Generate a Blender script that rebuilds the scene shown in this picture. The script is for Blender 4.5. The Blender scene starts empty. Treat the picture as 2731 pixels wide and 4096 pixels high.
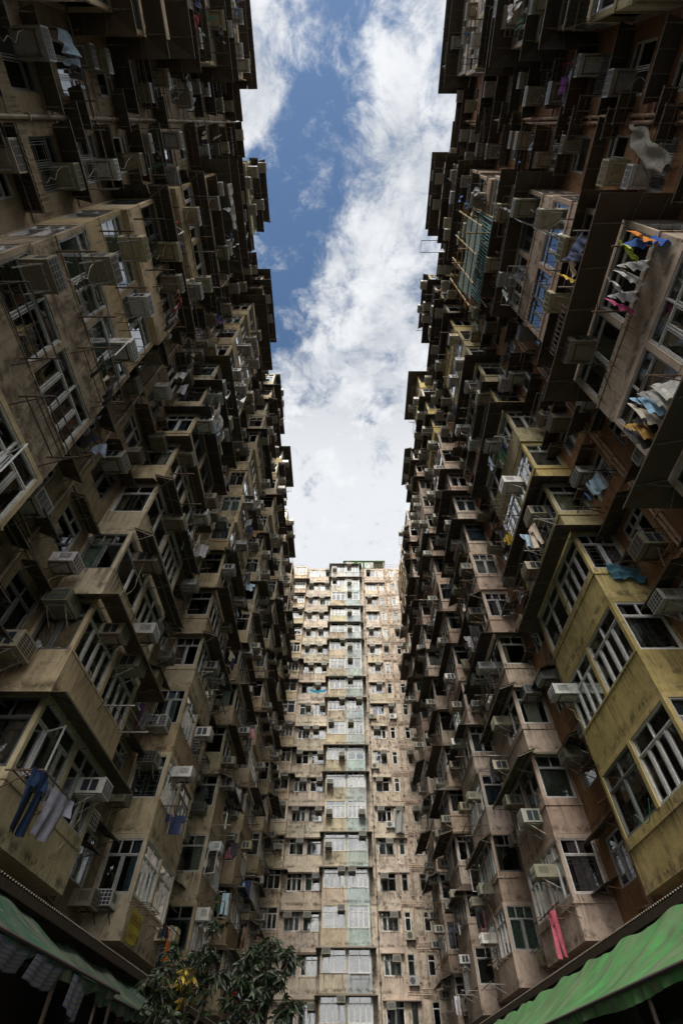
import bpy, math, random
from mathutils import Vector, Matrix
R = random.Random(11)
rad = math.radians
SC = bpy.context.scene
COL = SC.collection

# ------------------------------------------------------------------ measures (metres)
CAMZ = 1.6
F0, ST = 5.05, 2.85                      # first residential floor, storey height
XL, XR, YE = -8.2, 8.68, 55.3            # wall planes of the two long blocks and of the end block
BW, BD = 2.15, 1.36                      # balcony half width and depth
COLS = [-4.6, 4.15, 12.45, 21.55, 30.15, 38.85, 47.55]
NSIDE, NEND = 15, 18
Y0, Y1 = -7.4, YE
ORD = 'first second third fourth fifth sixth seventh eighth ninth tenth eleventh twelfth thirteenth fourteenth fifteenth sixteenth seventeenth eighteenth'.split()
fl = lambda k: F0 + ST * k

# ------------------------------------------------------------------ camera maths, only used to rank sizes
PT = rad(51.35); FOC = 1934.2 / 4096
def proj(p, size=1.0):
    y, z = p[1], p[2] - CAMZ
    d = y * math.cos(PT) + z * math.sin(PT)
    if d < .5: return 9, 9, 0
    u = -y * math.sin(PT) + z * math.cos(PT)
    return .0031 + FOC * p[0] / d, FOC * u / d, FOC * size / d
def in_frame(p, m=.02):
    x, y, s = proj(p)
    return s > 0 and abs(x) < .3335 + m and abs(y) < .5 + m

# ------------------------------------------------------------------ materials
def new_mat(name):
    m = bpy.data.materials.new(name); m.use_nodes = True
    n = m.node_tree.nodes; l = m.node_tree.links
    n.clear()
    out = n.new('ShaderNodeOutputMaterial'); b = n.new('ShaderNodeBsdfPrincipled')
    l.new(b.outputs[0], out.inputs[0])
    return m, n, l, b, out
def math_n(n, l, op, a, b=None, clamp=False):
    x = n.new('ShaderNodeMath'); x.operation = op; x.use_clamp = clamp
    for i, v in enumerate((a, b)):
        if v is None: continue
        if isinstance(v, (int, float)): x.inputs[i].default_value = v
        else: l.new(v, x.inputs[i])
    return x.outputs[0]
def ramp(n, l, f, a, b, c0=0., c1=1.):
    x = n.new('ShaderNodeMapRange'); x.interpolation_type = 'SMOOTHSTEP'
    for i, v in ((1, a), (2, b), (3, c0), (4, c1)): x.inputs[i].default_value = v
    l.new(f, x.inputs[0]); return x.outputs[0]
def mixc(n, l, f, a, b, mode='MIX'):
    x = n.new('ShaderNodeMix'); x.data_type = 'RGBA'; x.blend_type = mode
    for s, v in ((x.inputs[0], f), (x.inputs[6], a), (x.inputs[7], b)):
        if isinstance(v, (int, float)): s.default_value = v
        elif isinstance(v, tuple): s.default_value = (*v, 1)[:4]
        else: l.new(v, s)
    return x.outputs[2]
def noise(n, l, vec, scale, detail=3, rough=.55, dims='3D'):
    x = n.new('ShaderNodeTexNoise'); x.noise_dimensions = dims
    x.inputs['Scale'].default_value = scale; x.inputs['Detail'].default_value = detail; x.inputs['Roughness'].default_value = rough
    if vec is not None: l.new(vec, x.inputs['Vector'])
    return x.outputs['Fac']
def stretch(n, l, vec, s):
    x = n.new('ShaderNodeMapping'); x.inputs['Scale'].default_value = s; l.new(vec, x.inputs['Vector']); return x.outputs[0]
def bump(n, l, b, h, strength=.3, dist=.02):
    x = n.new('ShaderNodeBump'); x.inputs['Strength'].default_value = strength; x.inputs['Distance'].default_value = dist
    l.new(h, x.inputs['Height']); l.new(x.outputs[0], b.inputs['Normal'])

def plaster():
    m, n, l, b, _ = new_mat('plaster')
    oi = n.new('ShaderNodeObjectInfo'); g = n.new('ShaderNodeNewGeometry'); P = g.outputs['Position']
    big = noise(n, l, P, .9, 4); mid = noise(n, l, P, 4.5, 5, .65); fine = noise(n, l, P, 34, 3, .7)
    streak = noise(n, l, stretch(n, l, P, (2.6, 2.6, .42)), 1.5, 6, .68)
    patch = noise(n, l, P, 1.9, 6, .72)
    w = oi.outputs['Alpha']
    v = math_n(n, l, 'ADD', ramp(n, l, big, .3, .7, .82, 1.1), ramp(n, l, mid, .3, .7, -.1, .1))
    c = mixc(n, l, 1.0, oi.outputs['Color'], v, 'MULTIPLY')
    t = math_n(n, l, 'MULTIPLY', math_n(n, l, 'SUBTRACT', 1.0, w), .20)
    sf = ramp(n, l, math_n(n, l, 'SUBTRACT', streak, t), .40, .62, 0, .80)
    sf = math_n(n, l, 'MULTIPLY', sf, ramp(n, l, noise(n, l, P, .75, 4, .6), .40, .62, .12, .95))
    rust = ramp(n, l, noise(n, l, stretch(n, l, P, (4, 4, .55)), 2.0, 4, .65), .62, .72, 0, .5)
    c = mixc(n, l, rust, c, mixc(n, l, .6, c, (.16, .075, .03)))
    c = mixc(n, l, sf, c, mixc(n, l, .75, c, (.06, .045, .03)))
    pf = ramp(n, l, math_n(n, l, 'SUBTRACT', patch, math_n(n, l, 'MULTIPLY', math_n(n, l, 'SUBTRACT', 1.0, w), .26)), .46, .60, 0, .72)
    c = mixc(n, l, pf, c, (.085, .062, .04))
    sz = n.new('ShaderNodeSeparateXYZ'); l.new(P, sz.inputs[0])
    hh = math_n(n, l, 'MODULO', math_n(n, l, 'ADD', sz.outputs[2], 6 * ST - F0), ST)          # height above each floor: runs of dirt start at the sills
    sill = math_n(n, l, 'MULTIPLY', ramp(n, l, hh, .05, .9), ramp(n, l, hh, 1.12, 1.06))
    drip = ramp(n, l, math_n(n, l, 'ADD', noise(n, l, stretch(n, l, P, (6.5, 6.5, .35)), 1.8, 5, .7), math_n(n, l, 'MULTIPLY', w, .10)), .54, .68, 0, .8)
    drip = math_n(n, l, 'MULTIPLY', math_n(n, l, 'MULTIPLY', drip, sill), ramp(n, l, noise(n, l, P, .6, 3), .38, .6, .1, 1.0))
    c = mixc(n, l, drip, c, (.07, .052, .035))
    skirt = math_n(n, l, 'MULTIPLY', ramp(n, l, hh, ST - .12, ST - .02), ramp(n, l, noise(n, l, P, 2.6, 5, .7), .42, .6, 0, .6))
    skirt2 = math_n(n, l, 'MULTIPLY', ramp(n, l, hh, .28, .02), ramp(n, l, noise(n, l, P, 2.6, 5, .7), .42, .6, 0, .75))
    c = mixc(n, l, math_n(n, l, 'MAXIMUM', skirt, skirt2), c, (.06, .045, .03))
    rpv = ramp(n, l, noise(n, l, P, 1.1, 2), .63, .65, 0, .45)
    c = mixc(n, l, rpv, c, mixc(n, l, .55, c, (.40, .32, .22)))
    sp = ramp(n, l, noise(n, l, P, 7.5, 2), .70, .76, 0, .6)
    c = mixc(n, l, sp, c, (.06, .045, .03))
    l.new(c, b.inputs['Base Color']); b.inputs['Roughness'].default_value = .9
    b.inputs['Specular IOR Level'].default_value = .2
    bump(n, l, b, math_n(n, l, 'ADD', fine, math_n(n, l, 'MULTIPLY', mid, 1.5)), .55, .012)
    return m
def tinted(name, rough, spec=.4, metal=0., dirt=.4, dirtcol=(.05, .04, .03), scale=5., bmp=.1, low=.42, hi=.68):
    m, n, l, b, _ = new_mat(name)
    oi = n.new('ShaderNodeObjectInfo'); g = n.new('ShaderNodeNewGeometry'); P = g.outputs['Position']
    a = noise(n, l, P, scale, 5, .65)
    st = noise(n, l, stretch(n, l, P, (5, 5, .8)), 2.2, 4, .6)
    c = mixc(n, l, ramp(n, l, a, low, hi, 0, dirt), oi.outputs['Color'], dirtcol)
    c = mixc(n, l, ramp(n, l, st, .5, .7, 0, dirt * .7), c, dirtcol)
    l.new(c, b.inputs['Base Color'])
    b.inputs['Roughness'].default_value = rough; b.inputs['Metallic'].default_value = metal
    b.inputs['Specular IOR Level'].default_value = spec
    if bmp: bump(n, l, b, a, bmp, .01)
    return m
def glass():
    m, n, l, b, out = new_mat('window_glass')
    n.remove(b)
    tr = n.new('ShaderNodeBsdfTransparent'); gl = n.new('ShaderNodeBsdfGlossy'); mx = n.new('ShaderNodeMixShader')
    oi = n.new('ShaderNodeObjectInfo')
    l.new(oi.outputs['Color'], tr.inputs[0])
    gl.inputs['Roughness'].default_value = .03; gl.inputs['Color'].default_value = (.92, .96, 1, 1)
    fr = n.new('ShaderNodeFresnel'); fr.inputs['IOR'].default_value = 1.75
    g = n.new('ShaderNodeNewGeometry')
    bp = n.new('ShaderNodeBump'); bp.inputs['Strength'].default_value = .04; bp.inputs['Distance'].default_value = .05
    l.new(noise(n, l, g.outputs['Position'], 1.7, 2), bp.inputs['Height']); l.new(bp.outputs[0], gl.inputs['Normal'])
    l.new(math_n(n, l, 'MULTIPLY', fr.outputs[0], 1.9, True), mx.inputs[0])
    l.new(tr.outputs[0], mx.inputs[1]); l.new(gl.outputs[0], mx.inputs[2]); l.new(mx.outputs[0], out.inputs[0])
    return m
def plain(name, col, rough=.85, spec=.3, scale=3., var=.25):
    m, n, l, b, _ = new_mat(name)
    g = n.new('ShaderNodeNewGeometry'); a = noise(n, l, g.outputs['Position'], scale, 5, .65)
    c = mixc(n, l, 1.0, col, ramp(n, l, a, .25, .75, 1 - var, 1 + var), 'MULTIPLY')
    l.new(c, b.inputs['Base Color']); b.inputs['Roughness'].default_value = rough; b.inputs['Specular IOR Level'].default_value = spec
    return m
def cloth_mat():
    m, n, l, b, out = new_mat('cloth')
    oi = n.new('ShaderNodeObjectInfo'); tc = n.new('ShaderNodeTexCoord')
    a = noise(n, l, tc.outputs['Object'], 9, 3)
    c = mixc(n, l, 1.0, oi.outputs['Color'], ramp(n, l, a, .3, .7, .8, 1.15), 'MULTIPLY')
    l.new(c, b.inputs['Base Color']); b.inputs['Roughness'].default_value = .95
    tl = n.new('ShaderNodeBsdfTranslucent'); l.new(c, tl.inputs[0])
    mx = n.new('ShaderNodeMixShader'); mx.inputs[0].default_value = .25
    l.new(b.outputs[0], mx.inputs[1]); l.new(tl.outputs[0], mx.inputs[2]); l.new(mx.outputs[0], out.inputs[0])
    return m
def striped_cloth():
    m, n, l, b, out = new_mat('striped_cloth')
    tc = n.new('ShaderNodeTexCoord'); sx = n.new('ShaderNodeSeparateXYZ'); l.new(tc.outputs['UV'], sx.inputs[0])
    s = math_n(n, l, 'SINE', math_n(n, l, 'MULTIPLY', sx.outputs[1], 34.))
    s2 = math_n(n, l, 'SINE', math_n(n, l, 'MULTIPLY', sx.outputs[1], 81.))
    c = mixc(n, l, ramp(n, l, s, -.25, .25), (.22, .19, .165), (.10, .13, .20))
    c = mixc(n, l, ramp(n, l, s2, .8, .95, 0, .5), c, (.08, .11, .2))
    l.new(c, b.inputs['Base Color']); b.inputs['Roughness'].default_value = .95
    return m
def tarp_mat():
    m, n, l, b, out = new_mat('green_tarpaulin')
    oi = n.new('ShaderNodeObjectInfo'); g = n.new('ShaderNodeNewGeometry'); P = g.outputs['Position']
    a = noise(n, l, stretch(n, l, P, (1.2, 1.4, 1.2)), 1.1, 5, .6)
    grime = noise(n, l, stretch(n, l, P, (.8, 2.2, .8)), 1.4, 7, .72)
    c = mixc(n, l, ramp(n, l, grime, .40, .64, 0, .75), mixc(n, l, 1.0, oi.outputs['Color'], ramp(n, l, a, .3, .7, .75, 1.25), 'MULTIPLY'), (.17, .16, .12))
    sy = n.new('ShaderNodeSeparateXYZ'); l.new(P, sy.inputs[0])
    seam = math_n(n, l, 'ABSOLUTE', math_n(n, l, 'SUBTRACT', math_n(n, l, 'MODULO', sy.outputs[1], 1.83), .9))
    c = mixc(n, l, ramp(n, l, seam, .03, .012, 0, .65), c, (.02, .035, .02))
    sp = ramp(n, l, noise(n, l, P, 2.3, 6, .75), .50, .66, 0, .6)
    c = mixc(n, l, sp, c, (.07, .075, .05))
    sp = ramp(n, l, noise(n, l, P, 14, 2), .70, .74, 0, .7)
    c = mixc(n, l, sp, c, (.45, .45, .38))
    l.new(c, b.inputs['Base Color']); b.inputs['Roughness'].default_value = .5; b.inputs['Specular IOR Level'].default_value = .4
    bump(n, l, b, noise(n, l, P, 11, 3), .25, .02)
    tl = n.new('ShaderNodeBsdfTranslucent'); l.new(oi.outputs['Color'], tl.inputs[0])
    mx = n.new('ShaderNodeMixShader'); mx.inputs[0].default_value = .18
    l.new(b.outputs[0], mx.inputs[1]); l.new(tl.outputs[0], mx.inputs[2]); l.new(mx.outputs[0], out.inputs[0])
    return m
def leaf_mat(name, col, var):
    m, n, l, b, out = new_mat(name)
    g = n.new('ShaderNodeNewGeometry')
    v = ramp(n, l, g.outputs['Random Per Island'], 0, 1, 1 - var, 1 + var)
    c = mixc(n, l, 1.0, col, v, 'MULTIPLY')
    l.new(c, b.inputs['Base Color']); b.inputs['Roughness'].default_value = .5
    tl = n.new('ShaderNodeBsdfTranslucent'); l.new(c, tl.inputs[0])
    mx = n.new('ShaderNodeMixShader'); mx.inputs[0].default_value = .25
    l.new(b.outputs[0], mx.inputs[1]); l.new(tl.outputs[0], mx.inputs[2]); l.new(mx.outputs[0], out.inputs[0])
    return m
def bamboo_mat():
    m, n, l, b, out = new_mat('bamboo')
    g = n.new('ShaderNodeNewGeometry'); a = noise(n, l, g.outputs['Position'], 6, 4)
    l.new(mixc(n, l, ramp(n, l, a, .35, .65), (.42, .29, .10), (.22, .14, .05)), b.inputs['Base Color']); b.inputs['Roughness'].default_value = .5
    return m

M = dict(
    plaster=plaster(), glass=glass(), cloth=cloth_mat(), stripe=striped_cloth(), tarp=tarp_mat(), bamboo=bamboo_mat(),
    alu=tinted('window_aluminium', .38, .5, 0, .35, (.12, .11, .09), 9, 0),
    sheet=tinted('sheet_metal', .55, .35, .0, .8, (.12, .07, .04), 3.2, .25),
    acbody=tinted('ac_enamel', .45, .4, 0, .5, (.11, .09, .055), 4.2, 0, .45, .75),
    iron=tinted('rusty_iron', .7, .3, 0, .7, (.10, .05, .025), 12, 0),
    pipe=tinted('painted_pipe', .6, .3, 0, .6, (.13, .08, .045), 4, 0),
    room=plain('room_interior', (.07, .06, .05), .9, .1, 1.3, .6),  # gloom of the unlit rooms put into this dark colour
    fin=plain('ac_fins', (.025, .035, .045), .4, .5, 20, .3),
    paint=tinted('painted_board', .6, .3, 0, .3, (.06, .05, .04), 4, 0),
    asphalt=plain('asphalt', (.05, .05, .05), .95, .2, 1.5, .3),
    roofing=plain('roof_screed', (.2, .19, .17), .9, .2, .8, .3),
    rib=plain('angle_iron', (.19, .165, .13), .6, .3, 9, .5),
    bark=plain('bark', (.07, .05, .035), .9, .1, 14, .4),
    leaf=leaf_mat('green_leaves', (.016, .028, .010), .65),
    yleaf=leaf_mat('yellow_leaves', (.30, .22, .03), .5),
)

# ------------------------------------------------------------------ mesh builder
class MB:
    def __init__(s): s.v = []; s.f = []; s.m = []; s.uv = None
    def quad(s, *p, m=0):
        i = len(s.v); s.v += [tuple(q) for q in p]; s.f.append(tuple(range(i, i + len(p)))); s.m.append(m)
    def box(s, x0, x1, y0, y1, z0, z1, m=0, M4=None):
        i = len(s.v)
        p = [(x, y, z) for z in (z0, z1) for y in (y0, y1) for x in (x0, x1)]
        if M4 is not None: p = [tuple(M4 @ Vector(q)) for q in p]
        s.v += p
        for q in ((0, 2, 3, 1), (4, 5, 7, 6), (0, 1, 5, 4), (2, 6, 7, 3), (0, 4, 6, 2), (1, 3, 7, 5)):
            s.f.append(tuple(i + a for a in q)); s.m.append(m)
    def bar(s, a, b, w=.03, h=None, m=0, n=4):
        a, b = Vector(a), Vector(b); d = b - a
        if d.length < 1e-6: return
        q = d.to_track_quat('Z', 'Y'); h = h or w
        i = len(s.v)
        for t in (a, b):
            for j in range(n):
                an = 2 * math.pi * (j + .5) / n
                s.v.append(tuple(t + q @ Vector((math.cos(an) * w * .7071, math.sin(an) * h * .7071, 0))))
        for j in range(n):
            k = (j + 1) % n
            s.f.append((i + j, i + k, i + n + k, i + n + j)); s.m.append(m)
        s.f.append(tuple(i + n - 1 - j for j in range(n))); s.m.append(m)
        s.f.append(tuple(i + n + j for j in range(n))); s.m.append(m)
    def path(s, pts, r, n=6, m=0, taper=None):
        pts = [Vector(p) for p in pts]; i0 = len(s.v); k = len(pts)
        for j, p in enumerate(pts):
            d = (pts[min(j + 1, k - 1)] - pts[max(j - 1, 0)]).normalized()
            q = d.to_track_quat('Z', 'Y'); rr = r if taper is None else r + (taper - r) * j / (k - 1)
            for a in range(n):
                an = 2 * math.pi * a / n
                s.v.append(tuple(p + q @ Vector((math.cos(an) * rr, math.sin(an) * rr, 0))))
        for j in range(k - 1):
            for a in range(n):
                b = (a + 1) % n
                s.f.append((i0 + j * n + a, i0 + j * n + b, i0 + (j + 1) * n + b, i0 + (j + 1) * n + a)); s.m.append(m)
        s.f.append(tuple(i0 + n - 1 - a for a in range(n))); s.m.append(m)
        s.f.append(tuple(i0 + (k - 1) * n + a for a in range(n))); s.m.append(m)
    def grid(s, fn, nu, nv, m=0):
        i = len(s.v)
        for b in range(nv + 1):
            for a in range(nu + 1): s.v.append(tuple(fn(a / nu, b / nv)))
        for b in range(nv):
            for a in range(nu):
                q = i + b * (nu + 1) + a
                s.f.append((q, q + 1, q + nu + 2, q + nu + 1)); s.m.append(m)
    def add(s, me, M4, mmap=None):
        i = len(s.v)
        s.v += [tuple(M4 @ v.co) for v in me.vertices]
        for p in me.polygons:
            s.f.append(tuple(i + a for a in p.vertices)); s.m.append((mmap[p.material_index] if mmap else p.material_index))
    def mesh(s, name, mats, smooth=False):
        me = bpy.data.meshes.new(name); me.from_pydata(s.v, [], s.f)
        for x in (mats if isinstance(mats, (list, tuple)) else [mats]): me.materials.append(M[x] if isinstance(x, str) else x)
        me.polygons.foreach_set('material_index', s.m)
        if smooth: me.polygons.foreach_set('use_smooth', [True] * len(s.f))
        me.update(); return me
def ob(name, me, parent=None, loc=(0, 0, 0), rz=0, color=None, scale=None, rot=None):
    o = bpy.data.objects.new(name, me); COL.objects.link(o)
    o.location = loc; o.rotation_euler = rot or (0, 0, rz)
    if parent is not None: o.parent = parent
    if color is not None: o.color = color if len(color) == 4 else (*color, 1)
    if scale is not None: o.scale = scale
    return o
def tag(o, label, cat, group=None, kind=None):
    if label: o['label'] = label
    if cat: o['category'] = cat
    if group: o['group'] = group
    if kind: o['kind'] = kind
    return o
def jit(c, a=.08, r=R):
    f = 1 + r.uniform(-a, a)
    return tuple(max(.005, x * f * (1 + r.uniform(-a, a) * .35)) for x in c)
def TR(loc, rz=0, s=(1, 1, 1)):
    return Matrix.Translation(loc) @ Matrix.Rotation(rz, 4, 'Z') @ Matrix.Diagonal((*s, 1))

# ------------------------------------------------------------------ balcony pieces (local: wall plane at y=0, outwards -y, floor z=0)
def balcony_body(bw, d, halves, mould):
    """halves: one letter per half, w window, s solid wall"""
    b = MB(); t = .12
    b.box(-bw, bw, -d, -d + t, -.1, 1.05)
    b.box(-bw, -bw + t, -d + t, 0, -.1, 1.05); b.box(bw - t, bw, -d + t, 0, -.1, 1.05)
    b.box(-bw + t, bw - t, -d + t, 0, -.097, .02)
    b.box(-bw, bw, -d, -d + t, 2.6, 2.745); b.box(-bw, -bw + t, -d + t, 0, 2.6, 2.745); b.box(bw - t, bw, -d + t, 0, 2.6, 2.745)
    for sx in (-1, 1):
        x0, x1 = sorted((sx * bw, sx * (bw - t)))
        b.box(x0, x1, -d, -d + t, 1.05, 2.6)
        b.box(x0, x1, -.1, 0, 1.05, 2.6)
    if len(halves) == 2: b.box(-.08, .08, -d - .015, -d + t, 1.05, 2.6)
    for i, h in enumerate(halves):
        if h == 's':
            x0, x1 = (-bw + t, bw - t) if len(halves) == 1 else ((-bw + t, -.08) if i == 0 else (.08, bw - t))
            b.box(x0, x1, -d + .01, -d + t - .01, 1.05, 2.6)
    if mould:
        b.box(-bw - .035, bw + .035, -d - .035, -d, .80, .86)
        b.box(-bw - .035, -bw, -d, 0, .80, .86); b.box(bw, bw + .035, -d, 0, .80, .86)
    else:
        b.box(-bw - .02, bw + .02, -d - .02, -d, 1.0, 1.05)
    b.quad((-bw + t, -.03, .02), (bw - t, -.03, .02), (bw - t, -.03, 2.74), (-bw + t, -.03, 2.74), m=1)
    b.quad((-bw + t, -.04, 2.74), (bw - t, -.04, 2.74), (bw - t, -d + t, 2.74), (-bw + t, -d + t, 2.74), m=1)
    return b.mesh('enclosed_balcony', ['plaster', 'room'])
def frame_mesh(w, h, style, r):
    """aluminium window frame centred on x, from z=0; a border, a transom and mullions"""
    b = MB(); t = .042; y0, y1 = -.035, .035; x = w / 2
    b.box(-x, x, y0, y1, 0, t); b.box(-x, x, y0, y1, h - t, h)
    b.box(-x, -x + t, y0, y1, t, h - t); b.box(x - t, x, y0, y1, t, h - t)
    zt = h * (.70 if style != 3 else .32)
    b.box(-x + t, x - t, y0 + .003, y1 - .003, zt, zt + t)
    nl = {0: 4, 1: 3, 2: 2, 3: 3, 4: 2}[style]; nu = {0: 2, 1: 3, 2: 2, 3: 1, 4: 2}[style]
    if w < 1.2: nl = max(1, nl - 1 if nl < 4 else 2); nu = 1 if w < .9 else nu
    lo = (t, zt); hi = (zt + t, h - t)
    if style == 3: nl, nu = nu, nl
    for nn, (a, c) in ((nl, lo), (nu, hi)):
        for i in range(1, nn):
            q = -x + w * i / nn
            b.box(q - .02, q + .02, y0 + .006, y1 - .006, a, c)
    # sash borders of the lower lights
    a, c = lo
    for i in range(nl):
        q0 = -x + w * i / nl + .045; q1 = -x + w * (i + 1) / nl - .045
        if q1 - q0 < .2 or c - a < .3: continue
        s = .022
        b.box(q0, q1, -.02, .02, a + .012, a + .012 + s); b.box(q0, q1, -.02, .02, c - .012 - s, c - .012)
        b.box(q0, q0 + s, -.02, .02, a + .012 + s, c - .012 - s); b.box(q1 - s, q1, -.02, .02, a + .012 + s, c - .012 - s)
    return b.mesh('window_frame', 'alu')
def pane_mesh(w, h):
    b = MB(); x = w / 2 - .03
    b.quad((-x, .012, .03), (x, .012, .03), (x, .012, h - .03), (-x, .012, h - .03))
    return b.mesh('pane', 'glass')
def curtain_mesh(w, h, x0, x1, r):
    b = MB(); n = 26; ph = r.uniform(0, 6); k = r.uniform(7, 12)
    f = lambda u, v: (-w / 2 + w * (x0 + (x1 - x0) * u), .11 + .025 * math.sin(u * k * 2 * (x1 - x0) * w + ph + .6 * math.sin(v * 2)) , .05 + (h - .1) * v)
    b.grid(f, n, 2)
    return b.mesh('curtain', 'cloth', True)
def grille_mesh(w, h, style):
    b = MB(); x = w / 2 - .06; z1 = h * .69; y = .05
    n = max(2, round(w / .5))
    for i in range(n):
        a = -x + 2 * x * i / n + .05; c = -x + 2 * x * (i + 1) / n - .05
        for q in (a, a + .06, c - .06, c): b.box(q - .006, q + .006, y, y + .012, .08, z1)
        for q in (.16, .28, z1 - .1, z1 - .22): b.box(a, c, y + .013, y + .024, q, q + .012)
        if style: 
            for q in (.45, .6): b.box(a + .06, c - .06, y + .013, y + .024, z1 * q, z1 * q + .012)
    return b.mesh('window_grille', 'alu')
def sheet_quad(b, p0, p1, p2, p3, th=.012, m=0):
    """a thin solid sheet between four points (counter-clockwise seen from above)"""
    up = [(p[0], p[1], p[2] + th) for p in (p0, p1, p2, p3)]
    lo = [p0, p1, p2, p3]
    b.quad(*up, m=m); b.quad(*lo[::-1], m=m)
    for i in range(4):
        j = (i + 1) % 4; b.quad(lo[i], lo[j], up[j], up[i], m=m)
def awning_flat(bw, d, out, drop, wing, sides=True, rib=1.05):
    b = MB(); zi = 2.70; zo = zi - drop; w = wing
    sheet_quad(b, (-bw - w, -d - out, zo), (bw + w, -d - out, zo), (bw, -d + .01, zi), (-bw, -d + .01, zi))
    if sides:
        sheet_quad(b, (-bw - w, .0, zo), (-bw - w, -d - out, zo), (-bw, -d + .01, zi), (-bw, 0, zi))
        sheet_quad(b, (bw + w, -d - out, zo), (bw + w, 0, zo), (bw, 0, zi), (bw, -d + .01, zi))
    n = max(2, round(2 * bw / rib))
    for i in range(n + 1):
        x = -bw + .05 + (2 * bw - .1) * i / n
        b.bar((x, -d, zi - .03), (x, -d - out + .03, zo - .012), .03, .018, m=1)
        if i % 2 == 0: b.bar((x, -d, zi - .30), (x, -d - out * .7, zo + drop * .25), .018, m=1)
    if sides:
        for q in (.35, .85):
            for sx in (-1, 1): b.bar((sx * bw, -d * q, zi - .03), (sx * (bw + w - .02), -d * q, zo - .012), .03, .018, m=1)
    # folded front edge
    b.box(-bw - w, bw + w, -d - out - .008, -d - out - .002, zo - .035, zo + .012)
    return b.mesh('awning', ['sheet', 'rib'])
def awning_corr(bw, d, out, drop, wing, sides=True):
    b = MB(); zi = 2.70; zo = zi - drop; am = .018; pitch = .125
    W = 2 * (bw + wing); n = int(W / pitch * 4)
    f = lambda u, v: (-W / 2 + W * u, -d - out + (out + .02) * v, zo + (zi - zo) * v + am * math.sin(u * W / pitch * 2 * math.pi))
    b.grid(f, n, 1)
    if sides:
        L = d; n2 = int(L / pitch * 4)
        for sx in (-1, 1):
            g = lambda u, v: (sx * (bw + wing - (wing) * v), -L * u, zo + .02 + (zi - zo) * v + am * math.sin(u * L / pitch * 2 * math.pi))
            b.grid(g, n2, 1)
    for q in (.02, .5): b.bar((-W / 2, -d - out * (1 - q), zo + (zi - zo) * q - .045), (W / 2, -d - out * (1 - q), zo + (zi - zo) * q - .045), .035, m=1)
    k = max(2, round(W / 1.1))
    for i in range(k + 1):
        x = -W / 2 + .04 + (W - .08) * i / k
        b.bar((x, -d, zi - .06), (x, -d - out, zo - .06), .03, m=1)
        if i % 2 == 0: b.bar((max(-bw, min(bw, x)), -d, zi - .5), (x, -d - out * .85, zo - .06), .025, m=1)
    return b.mesh('awning', ['sheet', 'rib'])
def open_sash_mesh(w, h):
    b = MB(); t = .04
    b.box(0, w, -.015, .015, 0, t); b.box(0, w, -.015, .015, h - t, h); b.box(0, t, -.015, .015, t, h - t); b.box(w - t, w, -.015, .015, t, h - t)
    b.quad((t, 0, t), (w - t, 0, t), (w - t, 0, h - t), (t, 0, h - t), m=1)
    return b.mesh('open_sash', ['alu', 'glass'])

HW, HH = BW - .20, 1.55               # glazing of half a balcony
rr = random.Random(5)
BODY = {}
def body(bw, d, halves, mould):
    k = (bw, d, halves, mould)
    if k not in BODY: BODY[k] = balcony_body(*k)
    return BODY[k]
CACHE = {}
def frame(w, h, s):
    k = ('f', round(w, 2), round(h, 2), s)
    if k not in CACHE: CACHE[k] = frame_mesh(w, h, s, rr)
    return CACHE[k]
def pane(w, h):
    k = ('p', round(w, 2), round(h, 2))
    if k not in CACHE: CACHE[k] = pane_mesh(w, h)
    return CACHE[k]
CUT = [(0, 1), (0, .5), (.5, 1), (0, .27), (.7, 1), (.24, .76), (.05, .95)]
def curtain(w, h, i):
    k = ('c', round(w, 2), round(h, 2), i)
    if k not in CACHE: CACHE[k] = curtain_mesh(w, h, *CUT[i], rr)
    return CACHE[k]
def grille(w, h, s):
    k = ('g', round(w, 2), round(h, 2), s)
    if k not in CACHE: CACHE[k] = grille_mesh(w, h, s)
    return CACHE[k]
AWN = {}
def awning(bw, d, i):
    k = (bw, d, i)
    if k not in AWN:
        AWN[k] = [lambda: awning_flat(bw, d, .70, .30, .55), lambda: awning_flat(bw, d, .85, .24, .60), lambda: awning_corr(bw, d, .80, .28, .45),
                  lambda: awning_flat(bw, d, .55, .22, .12, False), lambda: awning_corr(bw, d, .65, .34, .2, False), lambda: awning_flat(bw, d, .62, .45, .5)][i]()
    return AWN[k]
SASH = open_sash_mesh(.6, 1.0)

GLASS_T = [(.72, .78, .76), (.55, .62, .6), (.8, .82, .8), (.45, .52, .55)]
CURT = [(.64, .6, .52), (.6, .6, .6), (.42, .52, .44), (.5, .4, .26), (.72, .72, .7), (.3, .22, .18), (.38, .3, .34), (.22, .3, .38), (.45, .42, .3)]
ALU = [(.56, .56, .54), (.62, .62, .6), (.44, .45, .44), (.68, .68, .67), (.5, .5, .48), (.12, .13, .13)]
SHEET = [(.065, .068, .055), (.055, .058, .05), (.08, .07, .052), (.10, .075, .05), (.055, .062, .06), (.11, .115, .075)]
n_open = 0

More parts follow.
